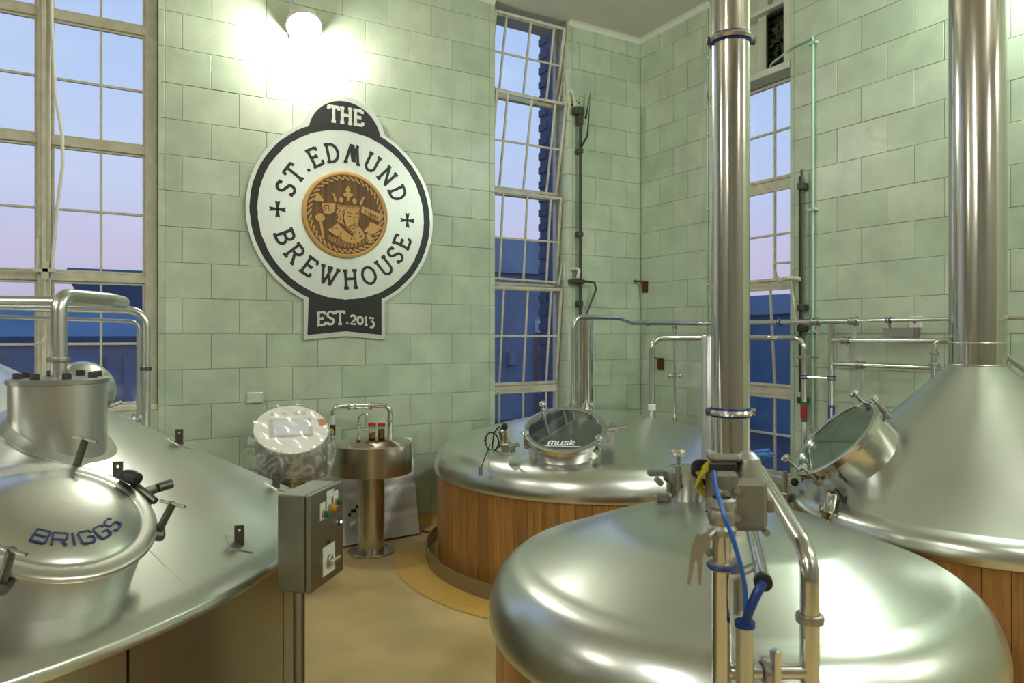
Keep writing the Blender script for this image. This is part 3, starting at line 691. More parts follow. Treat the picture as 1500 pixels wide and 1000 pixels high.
# collar and amber floor band
obj('floor_collar', MB().lathe([(R1v+.085, 0), (R1v+.095, 0), (R1v+.095, .115), (R1v+.085, .115), (R1v+.085, 0)], 96, T(C1.x, C1.y, .006)), M['dull'], None, 35, 'low steel collar ring on the floor around the vessel by the back wall', 'collar')
def ann(r0, r1, c, z0, z1, n=96): return MB().lathe([(r0, z0), (r1, z0), (r1, z1), (r0, z1), (r0, z0)], n, T(c.x, c.y, 0))
obj('trim_2', ann(R1v+.02, R1v+.135, C1, .0, .005), M['amber'], kind='structure', smooth=0)
# floor band: ring clipped to the room by its own radius
fbnd = MB(); n = 100; v = []; f = []
for i in range(n+1):
    a = math.radians(150+i*1.9)
    for r in (R1v+.1, R1v+.36): v.append((C1.x+r*math.cos(a), min(C1.y+r*math.sin(a), -.09), .004))
for i in range(n): f.append((2*i, 2*i+1, 2*i+3, 2*i+2))
obj('trim_3', fbnd.add(v, f), M['amber'], kind='structure', smooth=0)

# ------------------------------------------------------------------ vessel 2: front, with central stack
C2 = polar(2.97, 16.8); R2v = .925; H2 = .735
t2 = empty('brew_kettle', C2, 'oak-clad vessel with a smooth steel dome, tall stack and pipe manifold before it', 'brewing tank', 'oak-clad brewing vessels')
staves(t2, C2, R2v, 0, H2)
p2 = smoothprof([(R2v-.02, H2-.012), (R2v+.018, H2-.010), (R2v+.026, H2+.055), (R2v-.002, H2+.145), (.865, .945), (.80, .972)])+[(.79, .974)]+smoothprof([(.785, .976), (.62, 1.045), (.46, 1.105)], 6)[1:]+smoothprof([(.45, 1.106), (.3, 1.135), (.15, 1.15), (.08, 1.155)])[1:]+[(.002, 1.155)]
obj('dome', MB().lathe(p2, 128, T(C2.x, C2.y, 0)), M['dome'], t2, 50)
sp = at(1070, 500, 2.80); rs = .0745
stk = obj('exhaust_stack', MB().lathe([(rs, 1.10), (rs, CEIL-.01)], 40, T(sp.x, sp.y, 0)), M['stack'], t2)
for py in (60, 603):
    z = 1.88+(489-py)/1030*2.80; pipe_clamp(stk, T(sp.x, sp.y, z) @ RZ(-TH), rs*.86, 'stack_clamp', True, True)
obj('stack_flange', MB().lathe([(rs, 1.385), (rs*1.26, 1.388), (rs*1.30, 1.40), (rs*1.26, 1.412), (rs, 1.415)], 40, T(sp.x, sp.y, 0)), M['steel'], stk)
sq = at(1046, 500, 2.98); obj('return_duct', MB().lathe([(.052, 1.10), (.052, 1.868), (.048, 1.874), (.001, 1.874)], 28, T(sq.x, sq.y, 0)), M['steel'], t2)
# small port with knob
pp = at(1010, 705, 3.2); Mp = T(pp.x, pp.y, 0)
nk = obj('port_neck', MB().lathe([(.105, 1.02), (.105, 1.215), (.118, 1.217), (.118, 1.235), (.124, 1.238), (.124, 1.262), (.09, 1.275), (.001, 1.278)], 40, Mp), M['pipe'], t2)
knob(nk, T(*(pp-CR*.075-CF*.105)) @ T(0, 0, 1.245-pp.z), .032, .10)
lg = MB().box((-.19, -.02, 1.235), (-.11, .02, 1.262), Mp @ RZ(-TH), .004); lg.tube([Mp @ RZ(-TH) @ Vector((-.14, -.04, 1.21)), Mp @ RZ(-TH) @ Vector((-.14, .04, 1.21))], .014, n=10); lg.box((-.16, -.03, 1.12), (-.10, .03, 1.15), Mp @ RZ(-TH), .006)
obj('port_hinge', lg, M['dull'], nk)

# ------------------------------------------------------------------ manifold in front of vessel 2
b0 = at(1120, 1000, 1.85)
mf = empty('valve_manifold', (b0.x, b0.y, 0), 'steel pipe manifold with grey actuator valve and blue cables before the front vessel', 'pipework')
PR = .0245
Zm = 1.85
a0 = at(1057, 985, Zm); a1 = at(1057, 770, Zm)
obj('riser_pipe', MB().tube([(a0.x, a0.y, 0), (a1.x, a1.y, a1.z)], PR, n=20), M['pipe'], mf)
c0 = at(1186, 985, Zm); c1 = at(1184, 812, Zm); c2 = at(1112, 690, 2.36); c3 = at(1078, 682, 2.62)
obj('riser_pipe', MB().tube([(c0.x, c0.y, 0), (c0.x, c0.y, c1.z), c2, c3], PR, .09, 20), M['pipe'], mf)
lk0 = at(1057, 983, Zm); lk1 = at(1186, 983, Zm)
lk = obj('cross_pipe', MB().tube([(lk0.x, lk0.y, lk0.z), (lk1.x, lk1.y, lk0.z)], PR*.8, n=18), M['pipe'], mf)
kk = at(1122, 983, Zm); pipe_clamp(mf, frame(Vector((kk.x, kk.y, lk0.z)), CR), PR*1.05)
wing = MB().box((-.012, -.012, -.03), (.012, .012, .06), frame(Vector((kk.x, kk.y, lk0.z+.01)), UP) @ T(0, -.03, 0), .004); obj('wing_nut', wing, M['pipe'], mf)
cz = at(1186, 905, Zm).z; pipe_clamp(mf, T(c0.x, c0.y, cz), PR*1.05)
cz = at(1057, 828, Zm).z; g = pipe_clamp(mf, T(a0.x, a0.y, cz), PR*.98); obj('gasket', MB().torus(PR*1.38, .006, 30, 8, T(a0.x, a0.y, cz)), M['blue'], g)
# butterfly valve above the left riser with long forked lever
vz = at(1050, 752, Zm)
vb = obj('valve_body', MB().lathe([(PR, -.05), (PR*1.5, -.045), (PR*1.6, -.03), (PR*1.3, -.02), (PR*1.55, .0), (PR*1.3, .02), (PR*1.6, .03), (PR*1.5, .045), (PR, .05)], 28, T(a0.x, a0.y, a1.z+.025)), M['dull'], mf)
hm = lambda px, py: at(px, py, Zm-.05)
lev = MB(); fnL = lambda u, v, h: at(u, v, Zm-.05+h)
lev.poly([(1020, 782), (1042, 784), (1040, 800), (1030, 812), (1027, 856), (1023, 856), (1021, 822), (1018, 822), (1011, 857), (1006, 856), (1013, 800)], 0, .006, fnL)
lev.tube([at(1034, 788, Zm-.045), at(1052, 772, Zm)], .012, n=10)
obj('valve_lever', lev, M['dull'], vb)
bd = MB()
for px, py, rr in ((1036, 806, .011), (1078, 828, .016), (1060, 724, .014), (1046, 742, .02)): q = at(px, py, Zm+.03); bd.lathe([(.001, -.02), (rr, -.018), (rr, .018), (.001, .02)], 12, frame(q, -CF))
obj('valve_bolt', bd, M['dull'], vb)
up = obj('valve_spool', MB().tube([at(1057, 770, Zm), at(1056, 735, Zm+.05), at(1066, 700, Zm+.25)], PR*1.05, .05, 18), M['pipe'], mf)
# grey actuator body
ac = at(1092, 733, 1.95); Ma = T(*ac) @ RZ(-TH)
act = obj('actuator_body', MB().box((-.062, -.04, -.078), (.052, .07, .066), Ma, .016), M['valvebody'], mf)
obj('actuator_cover', MB().box((-.100, -.045, -.045), (-.030, .06, .088), Ma, .012), M['valvebody'], act)
obj('actuator_dome', MB().lathe([(.04, .05), (.04, .085), (.034, .115), (.018, .13), (.001, .134)], 24, Ma @ T(.012, .02, 0)), M['steel'], act)
bl = MB()
for x, z in ((-.04, .04), (-.04, -.035), (-.05, -.07), (.04, -.075)): bl.lathe([(.001, 0), (.010, 0), (.010, .014), (.001, .014)], 8, Ma @ T(x, -.04, z) @ RX(PI/2))
obj('cover_screw', bl, M['dull'], act)
obj('side_nut', MB().box((.050, -.02, -.03), (.075, .03, .01), Ma, .005), M['valvebody'], act)
jb = at(1056, 680, 1.95); Mj = T(*jb) @ RZ(-TH)
jbx = obj('junction_box', MB().box((-.035, -.03, -.022), (.036, .03, .010), Mj, .005), M['black'], mf)
obj('box_lid', MB().box((-.03, -.026, .010), (.05, .034, .026), Mj, .006), M['valvebody'], jbx)
yw = MB()
for k in range(4): q = at(1036-k*2, 678+k*5, 1.95); yw.tube([at(1042, 676+k*3, 1.95), q, at(1024-k*2, 690+k*8, 1.99), at(1030+k*3, 716+k*6, 2.0)], .004, .02, 6)
obj('yellow_wire', yw, M['yellow'], mf)
bw = MB()
for k in range(4): bw.tube([at(1044, 678+k*2, 1.97), at(1018-k*3, 672+k*6, 1.98), at(1012+k*3, 690+k*3, 2.0), at(1036+k*4, 712, 2.0), at(1044-k*3, 738+k*4, 2.0)], .0045, .03, 6)
obj('black_wire', bw, M['black'], mf)
tp = MB()
for k in range(7):
    y = random.uniform(-5, 5); tp.tube([at(1070+k*2, 676+y*.4, 2.0), at(1098, 668+y, 2.02), at(1128+random.uniform(-6, 10), 664+y, 2.04)], .006, .02, 6)
tp.box((-.02, -.008, -.008), (.03, .012, .008), T(*at(1110, 667, 2.02)) @ RZ(-TH), .005)
obj('blue_hose_bundle', tp, M['bluecloth'], mf)
obj('blue_cable', MB().tube([at(1045, 690, 1.88), at(1048, 712, 1.85), at(1060, 752, 1.80), at(1074, 790, 1.78), at(1086, 830, 1.78), at(1092, 862, 1.79), at(1092, 905, 1.80), at(1090, 930, 1.81)], .0062, .12, 8), M['bluecable'], mf)
# slanted cable tube with black grommet, and short post
s0 = at(1118, 853, 1.80); s1 = at(1098, 765, 2.25)
st = obj('cable_tube', MB().tube([s0, s1], .0185, n=18), M['pipe'], mf); obj('grommet', MB().tube([s0-(s1-s0).normalized()*.004, s0+(s1-s0).normalized()*.012], .0235, n=20), M['black'], st)
q0 = at(1091, 985, 1.82); q1 = at(1091, 915, 1.82)
po = obj('cable_post', MB().tube([(q0.x, q0.y, .3), (q1.x, q1.y, q1.z)], .0235, n=18), M['steel'], mf); obj('grommet', MB().tube([(q1.x, q1.y, q1.z-.004), (q1.x, q1.y, q1.z+.010)], .026, n=20), M['blue'], po)
obj('cable_sleeve', MB().tube([at(1092, 912, 1.81), at(1098, 892, 1.79), at(1110, 866, 1.79), at(1118, 853, 1.80)], .0125, .05, 10), M['blue'], mf)
br = MB().tube([at(1066, 846, 1.87), at(1112, 826, 1.90)], .012, n=8); br.tube([at(1080, 830, 1.9), at(1080, 900, 1.9)], .010, n=8); br.box((-.012, -.01, -.05), (.012, .01, .05), T(*at(1082, 868, 1.9)), .003); obj('support_bracket', br, M['dull'], mf)

def hitprof(px, py, C, prof):
    pr = sorted(prof); r_ = ray(px, py); t = .5
    while t < 9:
        p = CAM+r_*t; q = math.hypot(p.x-C.x, p.y-C.y)
        for (r0, z0), (r1, z1) in zip(pr, pr[1:]):
            if r0 <= q <= r1 and p.z < z0+(z1-z0)*(q-r0)/max(1e-6, r1-r0): return p
        t += .005
    return p
# ------------------------------------------------------------------ vessel 4: conical, right
C4 = polar(4.8, 33.5); R4 = .955; H4 = .835
t4 = empty('whirlpool_vessel', C4, 'oak-clad vessel with steel cone roof, thick stack and tilted glass manway', 'brewing tank', 'oak-clad brewing vessels')
staves(t4, C4, R4, 0, H4)
zc = lambda r: .955+.985*(.90-r)
p4 = smoothprof([(R4-.02, H4-.012), (R4+.016, H4-.010), (R4+.02, H4+.04), (R4+.0, H4+.085), (.90, .955)])+[(.7, zc(.7)), (.5, zc(.5)), (.3, zc(.3)), (.142, zc(.142))]
obj('cone_roof', MB().lathe(p4, 128, T(C4.x, C4.y, 0)), M['dome'], t4, 40)
s4 = obj('exhaust_stack', MB().lathe([(.1415, zc(.142)-.02), (.1415, CEIL-.01)], 48, T(C4.x, C4.y, 0)), M['stack'], t4)
obj('stack_weld', MB().torus(.142, .004, 48, 8, T(C4.x, C4.y, zc(.142)+.004)), M['steel'], s4); obj('stack_weld', MB().torus(.1415, .0025, 48, 8, T(C4.x, C4.y, zc(.142)+.13)), M['steel'], s4)
d4 = (-CR+CF*.08).normalized(); n4 = (d4*.71+UP*.70).normalized(); b4 = C4+d4*.675+UP*zc(.675)
mw4, MW4 = glass_manway(t4, b4+n4*.13, n4, .285, .10, (115, 60, 240, 300), 180, False)
lp = hitprof(1212, 760, C4, [(.9, zc(.9)), (.1, zc(.1)), (.97, .9)]); sight_lamp(t4, lp+UP*.01, (CR*.10-CF*.2+UP*.97), 1., .13)
vb = MB().tube([at(1150, 738, 4.35), at(1150, 690, 4.35)], .015, n=10); vb.tube([at(1150, 707, 4.35), at(1162, 706, 4.33)], .006, n=8); vb.box((-.03, -.03, -.03), (.03, .03, .03), T(*at(1152, 728, 4.35)), .008); vb.tube([at(1152, 728, 4.35), at(1200, 742, 4.35)], .018, n=10)
vp = obj('vent_valve', vb, M['dull'], t4)
obj('ball_grip', MB().lathe([(.001, -.025), (.016, -.02), (.025, 0), (.016, .02), (.001, .025)], 14, T(*at(1164, 706, 4.33))), M['black'], vp)
obj('cone_brace', MB().tube([at(1472, 520, 3.95), at(1545, 575, 3.9)], .014, n=10), M['dull'], t4)

# ------------------------------------------------------------------ vessel 3: big steel cone, left
C3 = room(-3.0, 3.1); R3v = 2.03; H3 = .94; K3 = .555
t3 = empty('lauter_vessel', C3, 'large all-steel vessel with a shallow cone roof and dished manway lid, below the big window', 'brewing tank')
z3 = lambda r: H3+K3*(R3v-r)
p3 = [(R3v-.05, H3-.035), (R3v+.004, H3-.035), (R3v+.004, H3-.004), (R3v-.002, H3+.004)]+[(r, z3(r)) for r in (1.95, 1.7, 1.3, .9, .55, .3)]
obj('cone_roof', MB().lathe(p3, 160, T(C3.x, C3.y, 0), False, True), M['dome'], t3, 40)
np_ = 14; gap = .0025; ppan = MB(); v = []; f = []; sg = 10; a = PI/np_-gap; rr = R3v-.03
for i in range(sg+1):
    q = -a+2*a*i/sg
    for r, z in ((rr, 0.0), (rr, H3-.03), (rr-.02, H3-.03), (rr-.02, 0.0)): v.append((r*math.cos(q), r*math.sin(q), z))
for i in range(sg):
    for k in range(4): f.append((4*i+k, 4*i+(k+1) % 4, 4*i+4+(k+1) % 4, 4*i+4+k))
f += [(0, 1, 2, 3), (4*sg+3, 4*sg+2, 4*sg+1, 4*sg)]
pm_ = ppan.add(v, f).mesh('skirt_panel'); pm_.materials.append(M['skirt'])
for i in range(np_):
    o = bpy.data.objects.new('skirt_panel', pm_); COL.objects.link(o); o.parent = t3; o.rotation_euler = (0, 0, 2*PI*(i+.3)/np_)
obj('inner_shell', MB().lathe([(rr-.024, 0), (rr-.024, H3-.03)], 64, T(C3.x, C3.y, 0)), M['darksteel'], t3)
def hit3(px, py):
    r = ray(px, py); t = .5
    while t < 8:
        p = CAM+r*t; q = math.hypot(p.x-C3.x, p.y-C3.y)
        if q < R3v and p.z < z3(q): break
        t += .004
    d = Vector((p.x-C3.x, p.y-C3.y, 0)).normalized()
    return p, (d*K3+UP).normalized(), d
# lifting lugs
for px, py in ((350, 797), (262, 650), (404, 714), (172, 704)):
    p, n, d = hit3(px, py); Mx = frame(p, n, d.cross(UP)) @ RZ(.75)
    l = obj('lifting_lug', MB().box((-.05, -.05, -.004), (.05, .05, .005), Mx, .002), M['steel'], t3)
    Mt = frame(p+n*.004, UP, CR) @ RZ(.15); tb = MB(); s_, h_ = .019, .075
    fnT = lambda u, w, h, Mt=Mt: Mt @ Vector((u, h, w))
    ring = arc(0, .055, .0065, .0065, 0, 360, 12)[:-1]; outer = [(s_, .055), (s_, h_), (0, h_), (-s_, h_), (-s_, .055), (-s_, -.02), (0, -.02), (s_, -.02)]
    idx = [0, 1, 1, 2, 3, 3, 4, 5, 5, 6, 7, 7]; v = []
    for h in (-.004, .004): v += [fnT(u, w, h) for u, w in ring]+[fnT(*outer[i], h) for i in idx]
    f = []
    for i in range(12):
        j = (i+1) % 12; f += [(i, j, 12+j, 12+i), (24+i, 36+i, 36+j, 24+j), (12+i, 12+j, 36+j, 36+i), (i, 24+i, 24+j, j)]
    obj('lug_tab', tb.add(v, f), M['darksteel'], l, 0)
for px0, py0, px1, py1 in ((212, 800, 286, 872), (150, 868, 172, 930)):
    pa_, n_, _d = hit3(px0, py0); pz_, n2_, _d = hit3(px1, py1)
    obj('weld_seam', MB().tube([pa_, pz_], .002, n=6), M['dome'], t3)
# dished manway with lettering
pb, nb, db = hit3(66, 818)
rl = .287; hl = .165; Mm = frame(pb+nb*hl, nb)
mw3 = obj('manway_neck', MB().lathe([(rl-.015, -hl-.12), (rl-.015, -.028), (rl-.002, -.024), (rl-.002, -.010)], 64, Mm), M['steel'], t3)
lid = obj('dished_lid', MB().lathe(smoothprof([(rl+.0, -.012), (rl+.008, -.006), (rl+.006, .008), (rl-.02, .014), (rl-.045, .013)], 3)+smoothprof([(rl-.05, .015), (rl-.07, .026), (.16, .046), (.08, .056), (.002, .059)], 4)[1:], 80, Mm), M['dome'], mw3, 50)
lidz = lambda r: .046 if r > .16 else .052
tot = sum(SANS[c][0]+.22 for c in 'BRIGGS'); ang = math.radians(214)
rad = .185; hgt = .046
for ch in 'BRIGGS':
    w = SANS[ch][0]; ang += (w+.22)*hgt/2/rad*1.12
    ca, sa = math.cos(ang), math.sin(ang)
    def fn(u, v, h, ca=ca, sa=sa, w=w):
        lx = (u-w/2)*hgt*1.12; ly = v*hgt; x = ca*(rad-ly)-sa*lx; y = sa*(rad-ly)+ca*lx
        q = math.hypot(x, y); z = .0475+(.16-q)*.14 if q > .08 else .0585
        return Mm @ Vector((x, y, z+h))
    obj('letter', glyph(ch, .13, fn, -.002, .0016, SANS), M['bluetext'], lid, 0); ang += (w+.22)*hgt/2/rad*1.12
for deg, tl in ((54, .25), (-30, .10), (218, .05), (150, .1)):
    a = math.radians(deg); Mk = Mm @ RZ(a) @ T(rl+.006, 0, 0)
    lug = obj('clamp_lug', MB().box((-.02, -.024, -.05), (.035, .024, -.012), Mk, .008), M['darksteel'], mw3)
    Mb = Mk @ T(.012, 0, -.02) @ RY(tl)
    sw = obj('swing_bolt', MB().cyl(.013, 0, .12, 14, Mb), M['darksteel'], mw3)
    cr_ = CR; topc = Mb @ Vector((0, 0, .118)); yv = (Mb.to_3x3() @ Vector((0, 1, 0))).normalized(); dirv = (CR*.9-UP*.15+CF*-.2).normalized()
    obj('cross_bar', MB().tube([topc-dirv*.05, topc+dirv*.05], .006, n=8), M['dull'], sw)
hg = MB(); Mh = Mm @ RZ(math.radians(8)) @ T(rl+.02, 0, -.02)
hg.box((-.03, -.05, -.02), (.03, .05, .02), Mh, .008); hg.tube([Mh @ Vector((.01, -.07, .02)), Mh @ Vector((.01, .05, .02))], .013, n=10); hg.box((0, -.02, 0), (.08, .01, .028), Mh, .005); hg.tube([Mh @ Vector((.07, -.01, .02)), Mh @ Vector((.12, -.02, .03))], .018, n=12)
hh = obj('lid_hinge', hg, M['darksteel'], mw3)
obj('hinge_grip', MB().lathe([(.001, -.04), (.02, -.034), (.026, 0), (.02, .034), (.001, .04)], 14, Mh @ T(-.01, .05, .055) @ RX(1.2)), M['black'], hh)
# bolted vertical port with its pipe
pp, pn, pdv = hit3(86, 636); pc = Vector((pp.x, pp.y, 0)); rp_ = .178; zt_ = at(86, 562, 2.93).z
pt = obj('port_neck', MB().lathe([(rp_, pp.z-.22), (rp_, zt_)], 56, T(pc.x, pc.y, 0)), M['steel'], t3)
fl = obj('port_flange', MB().lathe([(rp_+.004, zt_), (rp_+.008, zt_+.003), (rp_+.008, zt_+.020), (rp_, zt_+.024), (.001, zt_+.024)], 56, T(pc.x, pc.y, 0)), M['dull'], pt)
obj('weld_pad', MB().lathe([(.001, -.01), (.23, -.01), (.235, .0), (.20, .010), (.18, .014)], 48, frame(pp-pn*.003, pn)), M['dome'], pt)
for k in range(8):
    a = 2*PI*(k+.3)/8; obj('flange_bolt', MB().lathe([(.017, 0), (.017, .022), (.014, .025), (.001, .025)], 6, T(pc.x+.145*math.cos(a), pc.y+.145*math.sin(a), zt_+.024)), M['darksteel'], fl)
rpz = .0305; zt2 = at(86, 431, 2.93).z
e1 = at(160, 433, 3.35); e2 = at(178, 437, 3.62); e3 = at(60, 441, 3.62); e4 = at(-120, 436, 3.5)
vt = obj('vent_pipe', MB().tube([(pc.x, pc.y, zt_+.02), (pc.x, pc.y, zt2), (e1.x, e1.y, zt2), (e2.x+.02, e2.y+.1, zt2), (e3.x, e3.y, zt2), (e4.x, e4.y, zt2)], rpz, .07, 20), M['steel'], pt)
pipe_clamp(vt, T(pc.x, pc.y, at(86, 527, 2.93).z), rpz, 'pipe_union')
# dished lid standing open behind the port
ce = at(127, 566, 3.75); ne = (CR*.70+UP*.42-CF*.58); Me = frame(ce, ne)
oh = obj('open_hatch_lid', MB().lathe(smoothprof([(.001, .075), (.06, .062), (.115, .03), (.145, .0), (.15, -.012), (.14, -.02)], 3)+[(.11, -.005), (.001, .03)], 40, Me), M['dome'], t3)
obj('hatch_neck', MB().tube([ce-ne.normalized()*.02-UP*.05, ce-UP*.40-CR*.02], .10, n=24), M['steel'], t3)
knob(oh, Me @ T(-.10, .10, -.01), .022, .05)
cb = at(186, 618, 4.05); bk = obj('rear_port', MB().lathe([(.07, -.15), (.07, .0), (.085, .0), (.085, .018), (.001, .018)], 30, T(*cb)), M['steel'], t3)
for k in range(6): a = k*PI/3; obj('flange_bolt', MB().lathe([(.012, 0), (.012, .02), (.001, .02)], 6, T(cb.x+.068*math.cos(a), cb.y+.068*math.sin(a), cb.z+.018)), M['chrome'], bk)
obj('port_lever', MB().tube([at(150, 592, 4.0), at(158, 596, 4.0), at(178, 588, 4.05)], .012, .03, 8), M['dull'], bk)

# ------------------------------------------------------------------ pipe runs
zA = 2.0
def thing_pipe(name, loc, label): return empty(name, loc, label, 'pipe')
pa = at(840, 600, 6.35); XB = -.15
ph = thing_pipe('transfer_pipe', (pa.x, pa.y, 1.0), 'long polished pipe from the back vessel running level along the right wall')
jog = at(905, 470, 6.9)
yA = pa.y+.12
obj('run', MB().tube([(pa.x, pa.y, 1.06), (pa.x, pa.y, zA+.035), (pa.x+.62, yA, zA+.035), (pa.x+.78, yA, zA-.012), (XB, yA, zA-.012), (XB, -2.50, zA-.012), (XB, -2.90, zA-.012)], .0235, .10, 16), M['pipe'], ph)
obj('thin_run', MB().tube([(XB, -2.88, zA-.010), (XB, -7.5, zA-.010)], .0155, n=12), M['pipe'], ph)
obj('foot_clamp', MB().lathe([(.0235, -.02), (.036, -.018), (.036, .018), (.0235, .02)], 20, T(pa.x, pa.y, 1.235)), M['dull'], ph)
valve(ph, Vector((XB, -2.50, zA-.012)), (0, 1, 0), (-.1, 0, -1), .0235, .15); valve(ph, Vector((XB, -2.86, zA-.012)), (0, 1, 0), (-.1, 0, -1), .0235, .15)
for yy in (-2.12,): pipe_clamp(ph, frame((XB, yy, zA-.012), (0, 1, 0)), .022, 'pipe_clamp', True)
pu = onx(1072, 475, XB); pipe_clamp(ph, frame((-.9, yA, zA-.012), (1, 0, 0)), .024)
pipe_clamp(ph, frame((XB, -3.165, zA-.010), (0, 1, 0)), .017, 'pipe_clamp', True)
th_ = at(1003, 480, 7.0)
xd = th_.x
dr = thing_pipe('drain_drop_pipe', (xd, yA, 1.0), 'thin vertical drop pipe with a small cross valve below the transfer pipe')
obj('tube', MB().tube([(xd, yA, zA-.03), (xd, yA, 1.02)], .011, n=10), M['pipe'], dr)
obj('reducer', MB().lathe([(.022, zA-.03), (.022, zA-.06), (.012, zA-.13)], 16, T(xd, yA, 0)), M['pipe'], dr)
cv = MB().tube([Vector((xd, yA, 1.46))-CR*.055, Vector((xd, yA, 1.46))+CR*.055], .010, n=8)
for s_ in (-1, 1): cv.lathe([(.001, -.012), (.024, -.010), (.024, .010), (.001, .012)], 12, frame(Vector((xd, yA, 1.46))+CR*.055*s_, CR))
cv.lathe([(.001, -.03), (.018, -.028), (.018, .028), (.001, .03)], 12, T(xd, yA, 1.46)); obj('cross_valve', cv, M['dull'], dr)
obj('end_cap', MB().lathe([(.001, .99), (.02, .99), (.02, 1.03), (.001, 1.04)], 12, T(xd, yA, 0)), M['dull'], dr)

pb_ = at(955, 612, 6.2); zB = 1.845
pr = thing_pipe('return_pipe', (pb_.x, pb_.y, 1.05), 'polished pipe from the back vessel dropping down the right wall with red band')
XR = -.17; yR = -2.40
obj('run', MB().tube([(pb_.x, pb_.y, 1.06), (pb_.x, pb_.y, zB), (-.75, pb_.y-.2, zB), (XR, yR+.35, zB), (XR, yR, zB), (XR, yR, .05)], .0245, .10, 16), M['pipe'], pr)
obj('foot_clamp', MB().lathe([(.0245, -.03), (.034, -.028), (.036, .02), (.0245, .03)], 20, T(pb_.x, pb_.y, 1.235)), M['white'], pr)
obj('green_band', MB().lathe([(.0262, 1.10), (.0262, 1.28)], 18, T(XR, yR, 0)), M['greenband'], pr); obj('red_band', MB().lathe([(.0268, 1.13), (.0268, 1.24)], 18, T(XR, yR, 0)), M['redband'], pr)
obj('pipe_bracket', MB().box((-.07, -.02, -.012), (.12, .02, .012), T(XR, yR, zB-.17) @ RZ(-TH), .004), M['pipe'], pr)
pipe_clamp(pr, T(XR, yR, 1.50), .022, 'pipe_clamp', True)

pm3 = thing_pipe('branch_manifold', (XB, -2.656, 0), 'steel wall manifold of one upright and two level branches with lever valves')
obj('upright', MB().tube([(XB, -2.656, .05), (XB, -2.656, zA-.03)], .0265, n=16), M['pipe'], pm3)
obj('upper_branch', MB().tube([(XB, -2.656, 1.828), (XB, -3.9, 1.828)], .0205, n=14), M['pipe'], pm3)
obj('lower_branch', MB().tube([(XB, -2.656, 1.625), (XB, -3.56, 1.625)], .0205, n=14), M['pipe'], pm3)
obj('level_branch', MB().tube([(XB, -4.2, 1.66), (XB, -7.5, 1.66)], .0205, n=14), M['pipe'], pm3)
q = onx(1375, 500, XB)
obj('drop_elbow', MB().tube([(XB+.0, -3.66, 1.828), (XB-.02, -3.53, 1.83), (XB-.02, -3.53, 1.45)], .022, .06, 14), M['pipe'], pm3)
pipe_clamp(pm3, T(XB-.02, -3.53, 1.735), .024); pipe_clamp(pm3, T(XB-.02, -3.53, 1.65), .026)
valve(pm3, Vector((XB, -2.79, 1.828)), (0, 1, 0), (-.1, 0, -1), .0205, .14); valve(pm3, Vector((XB, -2.92, 1.625)), (0, 1, 0), (-.1, 0, -1), .0205, .14)
obj('purple_band', MB().lathe([(.0285, 1.10), (.0285, 1.27)], 18, T(XB, -2.656, 0)), M['purple'], pm3)
obj('band_label', MB().box((-.012, -.0320, 1.11), (.004, -.0290, 1.25), T(XB, -2.656, 0) @ RZ(-math.radians(48))), M['white'], pm3)
pipe_clamp(pm3, T(XB, -2.656, 1.50), .024, 'pipe_clamp', True)
tie = MB().tube([(XR, yR, 1.50), (XB, -2.656, 1.50)], .008, n=8); obj('tie_rod', tie, M['pipe'], pm3)
stt = MB().box((-.03, -.02, -.02), (.03, .02, .0), T(XB, -2.60, 1.05)); stt.tube([(XB, -2.60, 1.05), (XB-.05, -2.58, 1.0)], .02, n=10); obj('sample_tap', stt, M['dull'], pm3)

sb = empty('pipe_standoff', (-.05, -3.165, 1.85), 'grey steel block with a white tab holding the thin wall pipe', 'bracket')
obj('block', MB().box((-.10, -3.33, 1.855), (-.002, -3.08, 1.93), None, .004), M['dull'], sb, 0)
obj('post', MB().tube([(XB+.02, -3.165, 1.92), (XB, -3.165, zA-.02)], .010, n=8), M['dull'], sb)
obj('tab', MB().box((-.02, -3.345, 1.93), (-.002, -3.25, 2.02), None, .003), M['white'], sb, 0); obj('tab_hole', MB().cyl(.012, 0, .003, 12, frame((-.0205, -3.298, 1.975), (-1, 0, 0))), M['black'], sb)

# pipes against the big window behind the large vessel
h0 = at(-60, 449, 4.0); h1 = at(214, 455, 4.42)
tp = thing_pipe('cleaning_pipe', (h1.x, h1.y, 1.2), 'satin steel pipe running level past the big window and bending down by the wall')
obj('run', MB().tube([(h0.x, h0.y, h1.z+.02), (h1.x, h1.y, h1.z), (h1.x, h1.y, 1.16)], .0265, .10, 16), M['steel'], tp)
obj('pipe_clip', MB().lathe([(.027, -.012), (.034, -.01), (.034, .01), (.027, .012)], 16, T(h1.x, h1.y, at(214, 540, 4.42).z)), M['darksteel'], tp)
h0 = at(-60, 459, 4.1); h1 = at(203, 471, 4.5)
tp = thing_pipe('slim_cleaning_pipe', (h1.x, h1.y, 1.2), 'slim steel pipe below the wider one at the big window')
obj('run', MB().tube([(h0.x, h0.y, h1.z+.03), (h1.x, h1.y, h1.z), (h1.x, h1.y, 1.14)], .0125, .05, 12), M['steel'], tp)
obj('run', MB().tube([(h1.x+.03, h1.y+.05, h1.z-.02), (h1.x+.03, h1.y+.05, 1.14)], .0125, n=12), M['steel'], tp)

